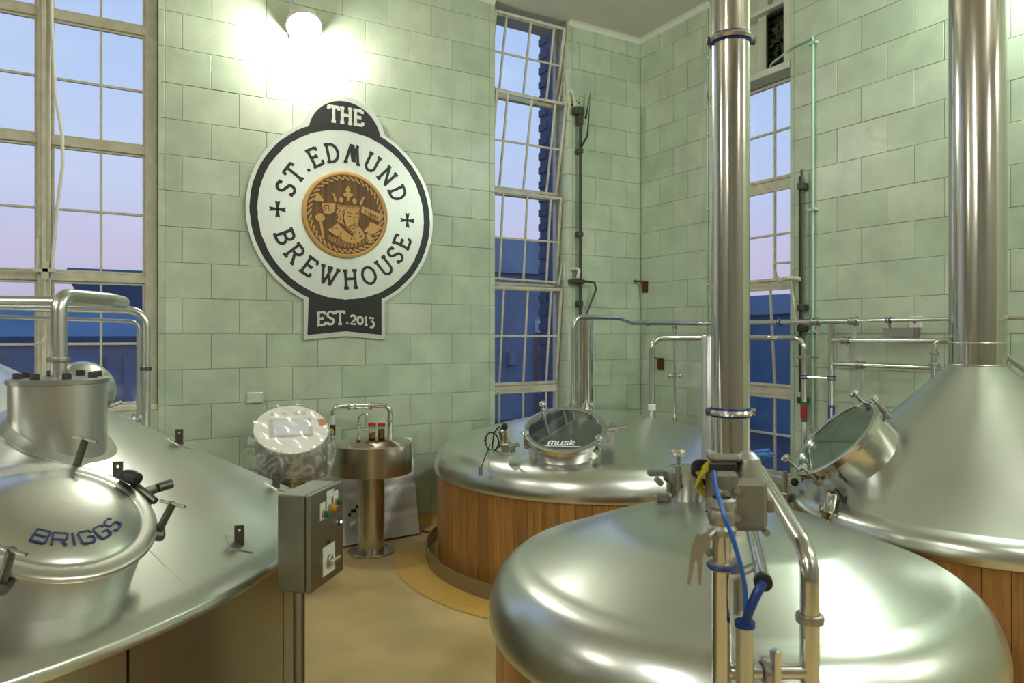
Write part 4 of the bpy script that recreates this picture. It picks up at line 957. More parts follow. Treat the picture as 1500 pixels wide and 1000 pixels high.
# ------------------------------------------------------------------ control box on its pole
X1, Z1 = (450-750)/F*2.70, 2.70
cb = room(X1, Z1); ddir = (CR*math.sin(math.radians(11.8))+CF*math.cos(math.radians(11.8))).normalized()   # along the door, away
sdir = Vector((ddir.y, -ddir.x, 0))                                                                             # door normal
zb_, zt_ = at(450, 870, 2.70).z, at(450, 727, 2.70).z
dl, dw = .29, .13
bx = empty('control_box', cb, 'grey steel control box with push buttons and rotary switch on a pole', 'control box')
Mc = Matrix(((ddir.x, -sdir.x, 0, cb.x), (ddir.y, -sdir.y, 0, cb.y), (0, 0, 1, 0), (0, 0, 0, 1)))   # local x along door, y into box, z up
obj('enclosure', MB().box((.004, .014, zb_), (dl-.004, dw, zt_), Mc, .004), M['boxsteel'], bx, 0)
obj('door_gap', MB().box((.012, .008, zb_+.006), (dl-.012, .016, zt_-.006), Mc), M['black'], bx, 0)
door = obj('door', MB().box((0, -.012, zb_-.002), (dl, .008, zt_+.002), Mc, .003), M['boxsteel'], bx, 0)
H = zt_-zb_
def dplate(x, z, w, h, m='labelwhite'): return obj('label_plate', MB().box((x-w/2, -.0145, z-h/2), (x+w/2, -.012, z+h/2), Mc), M[m], door, 0)
dplate(.165, zb_+H*.93, .062, .030)
for x, zf, m in ((.10, .755, 'green'), (.155, .785, 'amberlens'), (.215, .815, 'green')):
    dplate(x, zb_+H*(zf+.03), .042, .068)
    pbz = zb_+H*zf
    bt = obj('push_button', MB().lathe([(.016, .0), (.016, .008), (.012, .010), (.001, .010)], 20, Mc @ T(x+.004, -.0145, pbz) @ RX(PI/2)), M['dull'], door)
    obj('button_lens', MB().lathe([(.0125, .008), (.0125, .020), (.009, .026), (.001, .028)], 20, Mc @ T(x+.004, -.0145, pbz) @ RX(PI/2)), M[m], bt)
obj('door_lock', MB().box((.245, -.017, zb_+H*.53), (.265, -.012, zb_+H*.59), Mc, .002), M['black'], door, 0); obj('lock_light', MB().cyl(.005, 0, .004, 12, Mc @ T(.255, -.017, zb_+H*.565) @ RX(PI/2)), M['led'], door)
dplate(.155, zb_+H*.235, .105, .115)
obj('warning_mark', MB().add([Mc @ Vector(p) for p in ((.135, -.0152, zb_+H*.405), (.165, -.0152, zb_+H*.405), (.150, -.0152, zb_+H*.445), (.135, -.0135, zb_+H*.405), (.165, -.0135, zb_+H*.405), (.150, -.0135, zb_+H*.445))], [(0, 1, 2), (3, 5, 4), (0, 3, 4, 1), (1, 4, 5, 2), (2, 5, 3, 0)]), M['black'], door, 0)
rk = obj('rotary_switch', MB().lathe([(.022, 0), (.022, .008), (.018, .012), (.001, .012)], 24, Mc @ T(.155, -.0145, zb_+H*.225) @ RX(PI/2)), M['dull'], door)
obj('switch_handle', MB().box((-.03, -.048, -.009), (.045, -.026, .009), Mc @ T(.155, 0, zb_+H*.225), .005), M['chrome'], rk)
obj('pole', MB().cyl(.022, 0, zb_+.002, 24, T(*(cb-sdir*.045+ddir*.02))), M['boxsteel'], bx)
obj('base_plate', MB().box((-.09, -.09, 0), (.09, .09, .012), T(*(cb-sdir*.045+ddir*.02)), .003), M['boxsteel'], bx, 0)

# ------------------------------------------------------------------ sink
sc = at(544, 808, 6.07); sc.z = 0; rS = .347
sk = empty('pedestal_sink', sc, 'round stainless steel sink on a single column', 'sink')
zr = .945
zl = .69
bowl = smoothprof([(rS, zl), (rS, zr-.006), (rS-.006, zr), (rS-.018, zr)], 2)
obj('basin', MB().lathe([(.001, zl), (rS-.004, zl), (rS, zl+.004), (rS, zr-.006), (rS-.006, zr), (rS-.02, zr-.002)]+smoothprof([(rS-.03, zr-.006), (.27, zr-.025), (.20, zr-.075), (.12, zr-.12), (.06, zr-.135), (.001, zr-.14)], 4), 72, T(sc.x, sc.y, 0)), M['sinksteel'], sk, 40)
obj('column', MB().lathe([(.112, .02), (.112, zl)], 40, T(sc.x, sc.y, 0)), M['sinksteel'], sk)
bs = obj('base_flange', MB().lathe([(.195, 0), (.198, .004), (.198, .016), (.194, .02), (.112, .02)], 48, T(sc.x, sc.y, 0)), M['sinksteel'], sk)
for k in range(6): a = k*PI/3+.3; obj('anchor_bolt', MB().lathe([(.011, 0), (.011, .012), (.001, .012)], 6, T(sc.x+.16*math.cos(a), sc.y+.16*math.sin(a), .02)), M['dull'], bs)
obj('drain', MB().lathe([(.028, 0), (.028, .004), (.001, .004)], 20, T(sc.x, sc.y, zr-.139)), M['chrome'], sk)
# arching sample pipe behind the sink
k0 = sc+CF*.23-CR*.393; k1 = sc+CF*.27+CR*.115
zt = 1.88-(595-489)/1030*6.3
ar = obj('sample_arch', MB().tube([(sc+(k0-sc)*.70)+UP*.77, (k0.x, k0.y, .77), (k0.x, k0.y, zt), (k1.x, k1.y, zt+.005), (k1.x, k1.y, zr-.02)], .022, .07, 16), M['pipe'], sk)
for f_ in (.28, .40, .66):
    q = k0.lerp(k1, f_); q.z = zt; pipe_clamp(ar, frame(q, k1-k0), .024, 'pipe_union')
obj('sight_tube', MB().tube([k0.lerp(k1, .42)+UP*zt, k0.lerp(k1, .62)+UP*zt], .024, n=16), M['chrome'], ar)
pipe_clamp(ar, T(k1.x, k1.y, zt-.13), .022, 'pipe_union'); obj('white_collar', MB().lathe([(.0235, zt-.16), (.0235, zt-.08)], 16, T(k0.x, k0.y, 0)), M['white'], ar)
obj('black_band', MB().lathe([(.0245, zr+.03), (.0245, zt-.165)], 18, T(k0.x, k0.y, 0)), M['black'], ar)
flb = MB(); h0_, h1_ = zr+.045, zt-.18; wv = .0165
pol = [(-wv, h0_), (wv, h0_), (wv, h1_-.03), (0, h1_), (-wv, h1_-.03)]
flb.poly(pol, -.027, -.0245, lambda u, v, h: Vector((k0.x, k0.y, 0))+CR*u+CF*h+UP*v); obj('flow_label', flb, M['hazard'], ar, 0, label='yellow arrow label on black band')
lw_ = MB()
for i in range(4): zq = (h0_+h1_)/2-.02+i*.012; lw_.box((-.008, -.0285, zq-.003), (.008, -.0268, zq+.003), T(k0.x, k0.y, 0) @ RZ(-TH))
obj('label_print', lw_, M['black'], ar, 0)
# tap
ft = at(526, 640, 6.30); ft.z = 0
tpb = obj('tap_body', MB().lathe([(.02, zr-.012), (.02, zr+.01), (.012, zr+.02), (.012, zr+.10), (.016, zr+.11), (.016, zr+.13), (.008, zr+.14)], 16, T(ft.x, ft.y, 0), False, True), M['chrome'], sk)
obj('spout', MB().tube([ft+UP*(zr+.13), ft+UP*(zr+.20)+CR*.0, ft+UP*(zr+.235)+CR*.07-CF*.06, ft+UP*(zr+.225)+CR*.085-CF*.075, ft+UP*(zr+.16)+CR*.085-CF*.075], .009, .02, 10), M['chrome'], tpb)
obj('tap_lever', MB().tube([ft+UP*(zr+.075), ft+UP*(zr+.08)+CR*.10-CF*.02], .009, n=8), M['chrome'], tpb); obj('tap_lever', MB().tube([ft+UP*(zr+.05)+CR*.1-CF*.02, ft+UP*(zr+.09)+CR*.1-CF*.02], .012, n=8), M['chrome'], tpb)
# two sample bottles on the rim
def bottle(px, m, label):
    b = at(px, 640, 6.36); zb = zr-.0125
    o = empty('sample_bottle', (b.x, b.y, zb), label, 'bottle', 'sample bottles on the sink')
    obj('glass', MB().lathe([(.001, 0), (.030, 0), (.032, .004), (.032, .115), (.030, .12)], 24, T(b.x, b.y, zb)), M['bottleglass'], o)
    obj('beer', MB().lathe([(.001, .004), (.029, .004), (.029, .058 if m == 'beer' else .09), (.001, .058 if m == 'beer' else .09)], 20, T(b.x, b.y, zb)), M[m], o)
    obj('cap', MB().lathe([(.034, .115), (.035, .118), (.035, .138), (.032, .142), (.001, .142)], 24, T(b.x, b.y, zb)), M['red'], o)
bottle(545, 'beer', 'red-capped sample bottle half full of amber beer, beside the tap')
bottle(558.5, 'beerdark', 'red-capped sample bottle filled with brown beer, by the pipe arch foot')

# ------------------------------------------------------------------ operator console under plastic
oc = room((427-750)/F*5.5, 5.5); rC = .272
co = empty('operator_console', oc, 'round steel operator console with slanted white top under clear plastic', 'console')
zc0 = at(427, 629, 5.5).z; tn = (-CF*.44+CR*.17+UP*.88).normalized(); Mt = frame(oc+UP*zc0, tn)
v = []; n = 64; f = []
for i in range(n):
    a = 2*PI*i/n; x, y = oc.x+rC*math.cos(a), oc.y+rC*math.sin(a); d = Vector((x-oc.x, y-oc.y, 0)); ztop = zc0-(d.x*tn.x+d.y*tn.y)/tn.z
    v += [(x, y, zc0-.36), (x, y, ztop)]
for i in range(n): j = (i+1) % n; f.append((2*i, 2*j, 2*j+1, 2*i+1))
f += [[2*i for i in range(n)], [2*i+1 for i in range(n)]]
obj('drum', MB().add(v, f), M['drumsteel'], co)
el = [(rC*1.0*math.cos(2*PI*i/n), rC*math.sin(2*PI*i/n)/tn.z) for i in range(n)]
el = [(u*1.03, w*1.03) for u, w in el]
fm = lambda u, w, h: Mt @ Vector((u, w, h))
tpn = obj('top_panel', MB().poly(el, .001, .010, fm), M['panelwhite'], co, 35, label='oval white panel')
obj('screen_frame', MB().poly([(-.165, -.115), (.155, -.105), (.155, .125), (-.165, .125)], .010, .016, fm), M['labelwhite'], tpn, 0); obj('screen', MB().poly([(-.135, -.09), (.13, -.085), (.13, .11), (-.135, .11)], .016, .018, fm), M['screen'], tpn, 0)
obj('sticker', MB().poly([(.215, .02), (.275, .03), (.27, .12), (.205, .11)], .010, .0115, fm), M['orange'], tpn, 0)
gm = MB()
for u in (-.15, -.06, .03, .09): gm.poly([(u, .19), (u+.03, .19), (u+.03, .23), (u, .23)], .010, .012, fm)
obj('marking', gm, M['labelwhite'], tpn, 0)
obj('pedestal', MB().lathe([(.11, .02), (.11, zc0-.355)], 32, T(oc.x+.0, oc.y, 0)), M['sinksteel'], co); obj('base_flange', MB().lathe([(.19, 0), (.19, .02), (.11, .02)], 36, T(oc.x, oc.y, 0)), M['sinksteel'], co)
rnd = random.Random(3); v = []; f = []; n = 96; rows = 15
ph_ = [rnd.uniform(0, 6.28) for _ in range(12)]
for k in range(rows):
    t_ = k/(rows-1)
    for i in range(n):
        a = 2*PI*i/n
        w = sum(math.sin(a*(3+2*m)+ph_[m]+t_*(2+m)) for m in range(6))*.008*(.2+t_)
        r = rC*1.04+.045*math.sin(t_*PI*.75)*(1+.3*math.sin(2*a+1))+w
        d = Vector((math.cos(a)*r, math.sin(a)*r, 0)); ztop = zc0-(d.x*tn.x+d.y*tn.y)/tn.z*(1-.35*t_)+.02
        v.append((oc.x+d.x, oc.y+d.y, ztop-t_*.26-.03*math.sin(4*a+ph_[7])*t_+w*t_))
for k in range(rows-1):
    for i in range(n): j = (i+1) % n; f.append((k*n+i, k*n+j, (k+1)*n+j, (k+1)*n+i))
obj('plastic_wrap', MB().add(v, f), M['film'], co, 60, label='crumpled clear plastic skirt')
v = []; f = []; m_ = 26
for i in range(m_+1):
    for j in range(m_+1):
        u = -1+2*i/m_; w = -1+2*j/m_; uu = u*math.sqrt(1-w*w/2); ww = w*math.sqrt(1-u*u/2)
        hh = .028+.008*math.sin(uu*9+ph_[1]+ww*4)+.006*math.sin(ww*13+uu*6+ph_[2]); hh += .09*math.exp(-((uu-.25)**2+(ww-.95)**2)/.03)
        v.append(Mt @ Vector((uu*rC*1.05, ww*rC*1.07/tn.z, hh)))
for i in range(m_):
    for j in range(m_): a = i*(m_+1)+j; f.append((a, a+1, a+m_+2, a+m_+1))
flm2 = glassmat('thin_film_top', (.97, .97, .97), .05, .15)
obj('plastic_cover', MB().add(v, f), flm2, co, 60)

# wrapped panel leaning on the wall behind the sink
bl0 = Vector((-4.02, -.375, 0)); br0 = Vector((-2.99, -.325, 0)); tz = .86
wp = empty('wrapped_panel', (-3.5, -.35, 0), 'flat panel in torn silver-grey wrapping leaning on the wall behind the sink', 'panel')
tl_, tr_ = Vector((-4.0, -.045, tz)), Vector((-2.955, -.035, tz))
nn = (br0-bl0).cross(tl_-bl0).normalized(); nn = nn if nn.y < 0 else -nn
v = []; f = []; nx, nz = 40, 30
for i in range(nx+1):
    for j in range(nz+1):
        b = bl0.lerp(br0, i/nx); t_ = tl_.lerp(tr_, i/nx); p = b.lerp(t_, j/nz)
        d = .006*math.sin(i*.9+j*.35)*math.sin(j*.7+i*.2) if 0 < j < nz else 0
        for sm, dep in ((6, .012), (14, .014), (22, .01)):
            d -= dep*math.exp(-((j-sm-.05*i)/.7)**2)
        v.append(p+nn*(.044+d))
for i in range(nx):
    for j in range(nz):
        a = i*(nz+1)+j
        if 14 <= i <= 19 and j == int(8.5+(i-14)*.55): continue   # the tear
        f.append((a, a+nz+1, a+nz+2, a+1))
obj('wrapping', MB().add(v, f), M['foil'], wp, 60)
brd = MB().add([bl0, br0, tr_, tl_, bl0+nn*.014, br0+nn*.014, tr_+nn*.014, tl_+nn*.014], [(0, 1, 2, 3), (4, 7, 6, 5), (0, 4, 5, 1), (1, 5, 6, 2), (2, 6, 7, 3), (3, 7, 4, 0)])
obj('board', brd, M['blackpaint'], wp, 0)
eg = MB().tube([br0+nn*.006+Vector((.006, 0, .004)), tr_+nn*.006+Vector((.006, 0, 0))], .010, n=8); obj('edge_strip', eg, M['dull'], wp)

# ------------------------------------------------------------------ the sign
SX, SZ = -3.59, 2.99
sg = empty('brewhouse_sign', (SX, 0, SZ), 'round white brewhouse sign with black ring and lettering on the tiled wall', 'sign')
sf = lambda u, v, h: Vector((SX+u, -h, SZ+v))
def outline(R, rb, zb, hw, bot, notch, n=64):
    # circle R with a bump (radius rb, centre zb) and a tail (half width hw, bottom bot)
    pts = []
    d = zb; x = (d*d+R*R-rb*rb)/(2*d); hx = math.sqrt(R*R-x*x); aR = math.atan2(x, hx); ab = math.atan2(x-d, hx)
    at_ = -math.acos(hw/R)
    for i in range(n): pts.append((R*math.cos(at_+(aR-at_)*i/n), R*math.sin(at_+(aR-at_)*i/n)))
    for i in range(24): a = ab+(PI-2*ab)*i/23; pts.append((rb*math.cos(a), d+rb*math.sin(a)))
    for i in range(1, n+1): a = PI-aR+(aR-at_)*i/n; pts.append((R*math.cos(a), R*math.sin(a)))
    pts += [(-hw, bot), (0, bot+notch), (hw, bot)]
    return pts
obj('board', MB().poly(outline(.885, .395, .71, .385, -1.165, .035), .012, .030, sf), M['signwhite'], sg, 30)
ink = dict(h0=.030, h1=.0315)
rg = MB(); n = 120; v = []; f = []
for i in range(n):
    a = 2*PI*i/n; ro = .852+random.uniform(-.002, .002); ri = .787+random.uniform(-.003, .003)
    for r in (ro, ri):
        for h in (.030, .0312): v.append(sf(r*math.cos(a), r*math.sin(a), h))
for i in range(n): j = (i+1) % n; f += [(4*i+1, 4*j+1, 4*j+3, 4*i+3), (4*i, 4*j, 4*j+1, 4*i+1), (4*i+2, 4*i+3, 4*j+3, 4*j+2)]
obj('black_ring', rg.add(v, f), M['blackpaint'], sg, 0)
bump = [(.80*math.cos(math.radians(a)), .80*math.sin(math.radians(a))) for a in range(113, 66, -3)]+[(.345*math.cos(math.radians(a)), .715+.345*math.sin(math.radians(a))) for a in range(4, 178, 6)]
obj('top_badge', MB().poly(bump, .030, .0318, sf), M['blackpaint'], sg, 0)
tail = [(.80*math.cos(math.radians(a)), .80*math.sin(math.radians(a))) for a in range(245, 297, 3)]+[(.352, -1.12), (0, -1.085), (-.352, -1.12)]
obj('tail_badge', MB().poly(tail, .030, .0318, sf), M['blackpaint'], sg, 0)
def ringtext(txt, rad, hgt, a0, a1, top, wst=.155):
    gap = .16; tot = sum(GL[c][0] for c in txt)+gap*(len(txt)-1); x = 0
    for ch in txt:
        w = GL[ch][0]; ang = math.radians(a0+(a1-a0)*(x+w/2)/tot); x += w+gap
        ca, sa = math.cos(ang), math.sin(ang)
        def fn(u, v, h, ca=ca, sa=sa, w=w):
            lx = (u-w/2)*hgt; r = rad+v*hgt if top else rad-v*hgt
            s_ = 1 if top else -1
            return sf(ca*r+sa*lx*s_, sa*r-ca*lx*s_, h)
        obj('letter', glyph(ch, wst, fn, .030, .0322), M['blackpaint'], sg, 0)
ringtext('ST.EDMUND', .492, .172, 166, 19, True); ringtext('BREWHOUSE', .685, .172, 197, 345, False)
def flattext(txt, x0, z0, hgt, wst, curve=0.):
    x = x0; tot = sum(GL[c][0]*hgt+.03*hgt for c in txt)
    for ch in txt:
        w = GL[ch][0]*hgt; cx_ = x+w/2
        fn = lambda u, v, h, x=x: sf(x+u*hgt, z0+v*hgt-curve*((x+u*hgt)**2), h)
        obj('letter', glyph(ch, wst, fn, .0318, .0335), M['signwhite'], sg, 0); x += w+.05*hgt
flattext('THE', -.165, .855, .145, .20); flattext('EST.2013', -.27, -1.02, .125, .17, .25)
for sgn in (-1, 1):
    mb = MB(); cx_ = .615*sgn
    for dx, dz in ((1, 0), (-1, 0), (0, 1), (0, -1)):
        mb.poly([(cx_-dz*.008, dx*.008), (cx_+dx*.075-dz*.022, dz*.075+dx*.022), (cx_+dx*.064, dz*.064), (cx_+dx*.075+dz*.022, dz*.075-dx*.022), (cx_+dz*.008, -dx*.008)], .030, .0322, sf)
    obj('cross_mark', mb, M['blackpaint'], sg, 0)
# engraved oak medallion
RM = .403
md = obj('medallion', MB().lathe([(.001, .030), (RM, .030), (RM, .055), (RM-.012, .062), (RM-.03, .062), (RM-.034, .056), (.001, .056)], 80, frame((SX, 0, SZ), (0, -1, 0))), M['medal_light'], sg, 35, label='engraved oak medallion with a crowned bearded king')
obj('ground', MB().cyl(RM-.036, .056, .0565, 72, frame((SX, 0, SZ), (0, -1, 0))), M['medal_dark'], md)
mf_ = lambda u, v, h: sf(u*RM, v*RM, h)
def px(pts): return [((x-480)/413, (490-y)/418) for x, y in pts]
def relief(name, polys, h1=.060, m='medal_light', h0=.0563):
    mb = MB()
    for i, p in enumerate(polys): mb.poly(px(p), h0, h1+i*.00004, mf_)
    return obj(name, mb, M[m], md, 0)
def rstroke(name, strokes, w, m='medal_light', h1=.0600, h0=.0563):
    mb = MB()
    for i, p in enumerate(strokes): mb.stroke(px(p), w, h0, h1+i*.00003, mf_)
    return obj(name, mb, M[m], md, 0)
mb = MB()
for i in range(40):
    a = 2*PI*i/40; r = .845
    pts = [(r*math.cos(a+t*.075)+0*t, 0) for t in (-1, 0, 1)]
    S_ = [((r+.03*q)*math.cos(a+s_*.085), (r+.03*q)*math.sin(a+s_*.085)) for s_, q in ((-1, -1.1), (-.5, -.9), (0, 0), (.5, .9), (1, 1.1))]
    mb.stroke(S_, .036, .0563, .0595, mf_)
obj('rope_border', mb, M['medal_light'], md, 0)
relief('crown', [[(385, 400), (620, 400), (612, 436), (395, 436)], [(340, 290), (362, 300), (384, 352), (380, 378), (362, 372), (358, 330)], [(668, 295), (640, 310), (618, 352), (612, 385), (636, 380), (645, 335)],
    [(428, 320), (452, 345), (440, 375), (416, 375), (408, 345)], [(557, 320), (582, 345), (572, 375), (545, 375), (535, 345)],
    [(495, 210), (520, 250), (508, 275), (545, 285), (532, 318), (508, 312), (506, 358), (486, 358), (484, 312), (458, 318), (448, 285), (482, 275), (470, 250)]])
mb = MB()
for i in range(7):
    cx_, cy_ = (410+i*31.5, 410); mb.stroke([(((cx_+9*math.cos(t*PI/4))-480)/413, (490-(cy_+9*math.sin(t*PI/4)))/418) for t in range(9)], .012, .0600, .0612, mf_)
obj('crown_bead', mb, M['medal_dark'], md, 0)
relief('king_head', [[(470, 440), (540, 430), (602, 440), (606, 500), (596, 560), (588, 640), (545, 680), (510, 650), (470, 580), (455, 520)], [(400, 440), (470, 430), (455, 480), (440, 540), (462, 600), (420, 570), (385, 560), (405, 520), (380, 480)]])
for q_ in ([(245, 400), (375, 388), (365, 470), (320, 500), (265, 495)], [(635, 392), (830, 460), (815, 535), (622, 455)], [(210, 300), (262, 370), (255, 388), (170, 380)]): relief('banner', [q_])
relief('ermine_collar', [[(395, 578), (455, 640), (540, 700), (602, 590), (640, 640), (668, 690), (600, 750), (540, 765), (460, 745), (380, 700), (300, 650)]], .0605)
relief('gauntlet', [[(715, 540), (815, 575), (790, 630), (740, 665), (650, 635), (700, 580)], [(670, 665), (705, 650), (745, 715), (705, 742)]])
relief('mace', [[(218, 500), (250, 500), (278, 540), (250, 575), (205, 570), (178, 535)], [(222, 570), (246, 570), (272, 735), (250, 738)]])
rstroke('engraved_line', [[(482, 478), (505, 465), (535, 478)], [(560, 478), (585, 465), (602, 476)], [(492, 510), (512, 498), (538, 512)], [(560, 510), (580, 500), (600, 510)], [(552, 500), (556, 560), (575, 572), (545, 578)], [(510, 600), (545, 588), (590, 600)], [(525, 625), (550, 615), (575, 625)], [(520, 640), (545, 670)], [(560, 640), (560, 672)], [(500, 600), (520, 660)], [(462, 445), (440, 470), (452, 510)], [(420, 450), (400, 500)], [(425, 500), (420, 550)]], .018, 'medal_dark', .0618, .0600)
rstroke('banner_letter', [[(300, 415), (275, 420), (268, 440), (285, 452), (268, 470)], [(310, 412), (308, 460), (322, 462)], [(335, 455), (342, 462)], [(690, 430), (668, 425), (662, 450), (680, 455)], [(702, 445), (698, 478)], [(718, 450), (714, 485)], [(735, 458), (730, 492)], [(752, 465), (748, 498)], [(770, 470), (765, 505)], [(788, 478), (783, 512)]], .022, 'medal_dark', .0618, .0600)
mb = MB(); rn = random.Random(5)
for i in range(26):
    u = rn.uniform(330, 640); w = 690+rn.uniform(-40, 50)-abs(u-520)*.25
    if 470 < u < 590 and w < 700: continue
    mb.stroke(px([(u, w-8), (u+rn.uniform(-5, 5), w+8)]), .022, .0604, .0616, mf_)
obj('ermine_spot', mb, M['medal_dark'], md, 0)
rstroke('shading_line', [[(300+i*14, 690+40*math.sin(i*.12)+i*.4), (312+i*13.5, 745+60*math.sin(i*.115))] for i in range(30)], .010, 'medal_light', .0590)

# ------------------------------------------------------------------ lamps
def bulkhead(x, y, z, nrm, label, power, col=(1, .96, .85)):
    n = Vector(nrm); Mx = frame((x, y, z), n, n.cross(UP)*-1)     # local z out of the wall
    Mx = Matrix(((n.cross(UP).x*-1, 0, n.x, x), (n.cross(UP).y*-1, 0, n.y, y), (0, 1, 0, z), (0, 0, 0, 1)))
    o = empty('bulkhead_lamp', (x, y, z), label, 'lamp', 'round bulkhead lamps high on the tiled walls')
    obj('back_plate', MB().box((-.10, -.135, 0), (.10, .10, .03), Mx, .006), M['white'], o, 0)
    tiltM = Mx @ T(0, -.01, .10) @ RX(math.radians(60))
    obj('hood', MB().lathe([(.02, -.02), (.12, -.01), (.150, .03), (.155, .085), (.150, .09), (.145, .085), (.14, .04), (.02, .0)], 40, tiltM), M['white'], o)
    obj('diffuser', MB().lathe([(.143, .05), (.135, .058), (.10, .064), (.05, .067), (.001, .068)], 36, tiltM), M['lampglow'], o)
    br = MB(); br.box((-.085, -.155, .0), (.085, -.115, .05), Mx, .006); br.box((-.10, -.17, .0), (-.075, -.08, .06), Mx, .004); br.box((.075, -.17, .0), (.10, -.08, .06), Mx, .004)
    obj('hinge_bracket', br, M['white'], o, 0)
    ld = bpy.data.lights.new('lamp_light', 'POINT'); ld.shadow_soft_size = .09; ld.energy = power; ld.color = col
    lo = bpy.data.objects.new('lamp_light', ld); COL.objects.link(lo); lo.parent = o; lo.location = (tiltM @ Vector((0, 0, .19)))-Vector((x, y, z))
    return o
bulkhead(-4.0, 0, 4.70, (0, -1, 0), 'round white bulkhead lamp glowing above the sign', LAMP_W)
bulkhead(0, -4.36, 4.80, (-1, 0, 0), 'round white bulkhead lamp on the right wall above the cone vessel', LAMP_W*1.35, (.88, 1, .90))
bulkhead(0, -8.4, 4.7, (-1, 0, 0), 'added white bulkhead fill lamp near the far end of the right wall', LAMP_W)  # this and the next three: unseen wall lamps, added to light the room
bulkhead(XL, -3.0, 4.7, (1, 0, 0), 'added white bulkhead fill lamp on the left wall beside the large steel vessel', LAMP_W)
bulkhead(XL, -7.6, 4.7, (1, 0, 0), 'added white bulkhead fill lamp towards the rear of the left wall', LAMP_W)
bulkhead(-3.2, YB, 4.7, (0, 1, 0), 'added white bulkhead fill lamp on the rear wall', LAMP_W)
def fill_disc(x, y, label):  # unseen ceiling disc, added for general fill light
    o = empty('added_fill_lamp', (x, y, CEIL), label, 'lamp', 'added fill discs on the ceiling')
    obj('housing', MB().lathe([(.05, CEIL), (.30, CEIL-.03), (.34, CEIL-.12), (.33, CEIL-.125), (.28, CEIL-.05), (.001, CEIL-.04)], 40, T(x, y, 0)), M['white'], o)
    ld = bpy.data.lights.new('lamp_light', 'AREA'); ld.shape = 'DISK'; ld.size = .6; ld.energy = FILL_DISC_W; ld.color = (.95, 1, .93)
    lo = bpy.data.objects.new('lamp_light', ld); COL.objects.link(lo); lo.parent = o; lo.location = (0, 0, -.13)
fill_disc(-8.8, -6.2, 'added white fill disc on the ceiling towards the left wall'); fill_disc(-2.6, -7.6, 'added white fill disc on the ceiling towards the rear wall')

# ------------------------------------------------------------------ wall fittings
op = empty('window_opener', (-.923, -.06, 2.0), 'dark iron window-opening rod with crank arms beside the narrow back window', 'window opener', 'iron window opening gear')
xo = -.923
obj('rod', MB().tube([(xo, -.06, 1.2), (xo, -.06, 4.40)], .017, n=10), M['iron'], op)
obj('rod_shadow_bar', MB().tube([(xo+.035, -.03, 1.2), (xo+.035, -.03, 4.32)], .009, n=8), M['iron'], op).name = 'side_bar'  # dark bar stands in for the rod's shadow on the wall
g1 = MB().box((-.09, -.03, 4.33), (.05, .05, 4.42), T(xo, -.06, 0), .015); g1.box((-.03, -.03, 4.22), (.03, .05, 4.34), T(xo, -.06, 0), .01)
obj('gear_box', g1, M['iron'], op)
obj('crank', MB().tube([(xo+.0, -.09, 3.98), (xo+.07, -.10, 4.1), (xo+.12, -.09, 4.6), (xo+.06, -.08, 4.30)], .013, n=8), M['iron'], op)
g2 = MB(); g2.box((-.14, -.03, 2.44), (.05, .05, 2.49), T(xo, -.06, 0), .01); g2.tube([(xo+.04, -.09, 2.47), (xo+.17, -.10, 2.46), (xo+.19, -.10, 2.38), (xo+.05, -.08, 2.06)], .012, .03, 8)
obj('lower_crank', g2, M['iron'], op)
for z in (3.93, 3.0, 2.22): obj('rod_guide', MB().box((-.03, -.025, z-.03), (.03, .06, z+.03), T(xo, -.06, 0), .008), M['iron'], op)
wa = MB().tube([(-1.03, .03, 4.62), (-1.0, -.02, 4.60), (-.99, -.06, 4.45), (-.985, -.06, 4.38)], .016, .05, 8); wa.tube([(-1.02, .02, 2.60), (-.97, -.04, 2.61), (-.95, -.08, 2.60), (-.97, -.08, 2.50)], .018, .03, 8)
obj('white_link', wa, M['cream'], op)
op = empty('window_opener', (-.06, -2.294, 1.1), 'dark iron window-opening rod with crank arm beside the right wall window', 'window opener', 'iron window opening gear')
yo = -2.294
obj('rod', MB().tube([(-.06, yo, 1.12), (-.06, yo, 3.37)], .014, n=10), M['iron'], op); obj('side_bar', MB().tube([(-.04, yo+.04, 1.35), (-.04, yo+.04, 3.32)], .010, n=8), M['iron'], op)
for z in (3.22, 2.12, 1.93, 1.28): obj('rod_guide', MB().box((-.10, yo-.03, z-.03), (-.0, yo+.03, z+.03), None, .008), M['iron'], op)
g = MB().tube([(-.08, yo, 2.38), (-.09, yo+.14, 2.40), (-.02, yo+.26, 2.38), (.05, yo+.36, 2.42)], .018, .04, 8); g.tube([(-.06, yo+.12, 2.40), (-.08, yo+.04, 1.96)], .012, n=8); g.tube([(.06, yo+.36, 2.36), (.02, yo+.38, 2.56), (.04, yo+.12, 2.55)], .012, .02, 8)
obj('crank', g, M['cream'], op)
cn = empty('fan_conduit', (-.03, -2.379, 1.0), 'mint green painted conduit running up the right wall to the fan', 'conduit')
obj('tube', MB().tube([(-.022, -2.379, .12), (-.022, -2.379, 4.55)], .0135, n=12), M['mint'], cn)
obj('elbow_run', MB().tube([(-.022, -2.379, 4.55), (-.022, -2.16, 4.545), (.0, -2.10, 4.53), (.06, -1.86, 4.50), (.10, -1.78, 4.45)], .012, .05, 10), M['mint'], cn)
for z in (3.0, 4.5, 1.9): obj('saddle_clip', MB().box((-.04, -2.42, z-.014), (.0, -2.335, z+.014), None, .003), M['mint'], cn, 0)
cw = empty('bead_conduit', (-.015, -1.09, 1.0), 'thin pale conduit with small clips up the right wall beside the tall stack', 'conduit')
obj('tube', MB().tube([(-.012, -1.085, .12), (-.012, -1.085, CEIL-.06)], .008, n=8), M['arris'], cw)
for k in range(5): obj('clip', MB().lathe([(.001, 0), (.016, 0), (.012, .02), (.001, .022)], 10, frame((-.012, -1.10, 1.6+k*.8), (-1, 0, 0))), M['labelwhite'], cw)
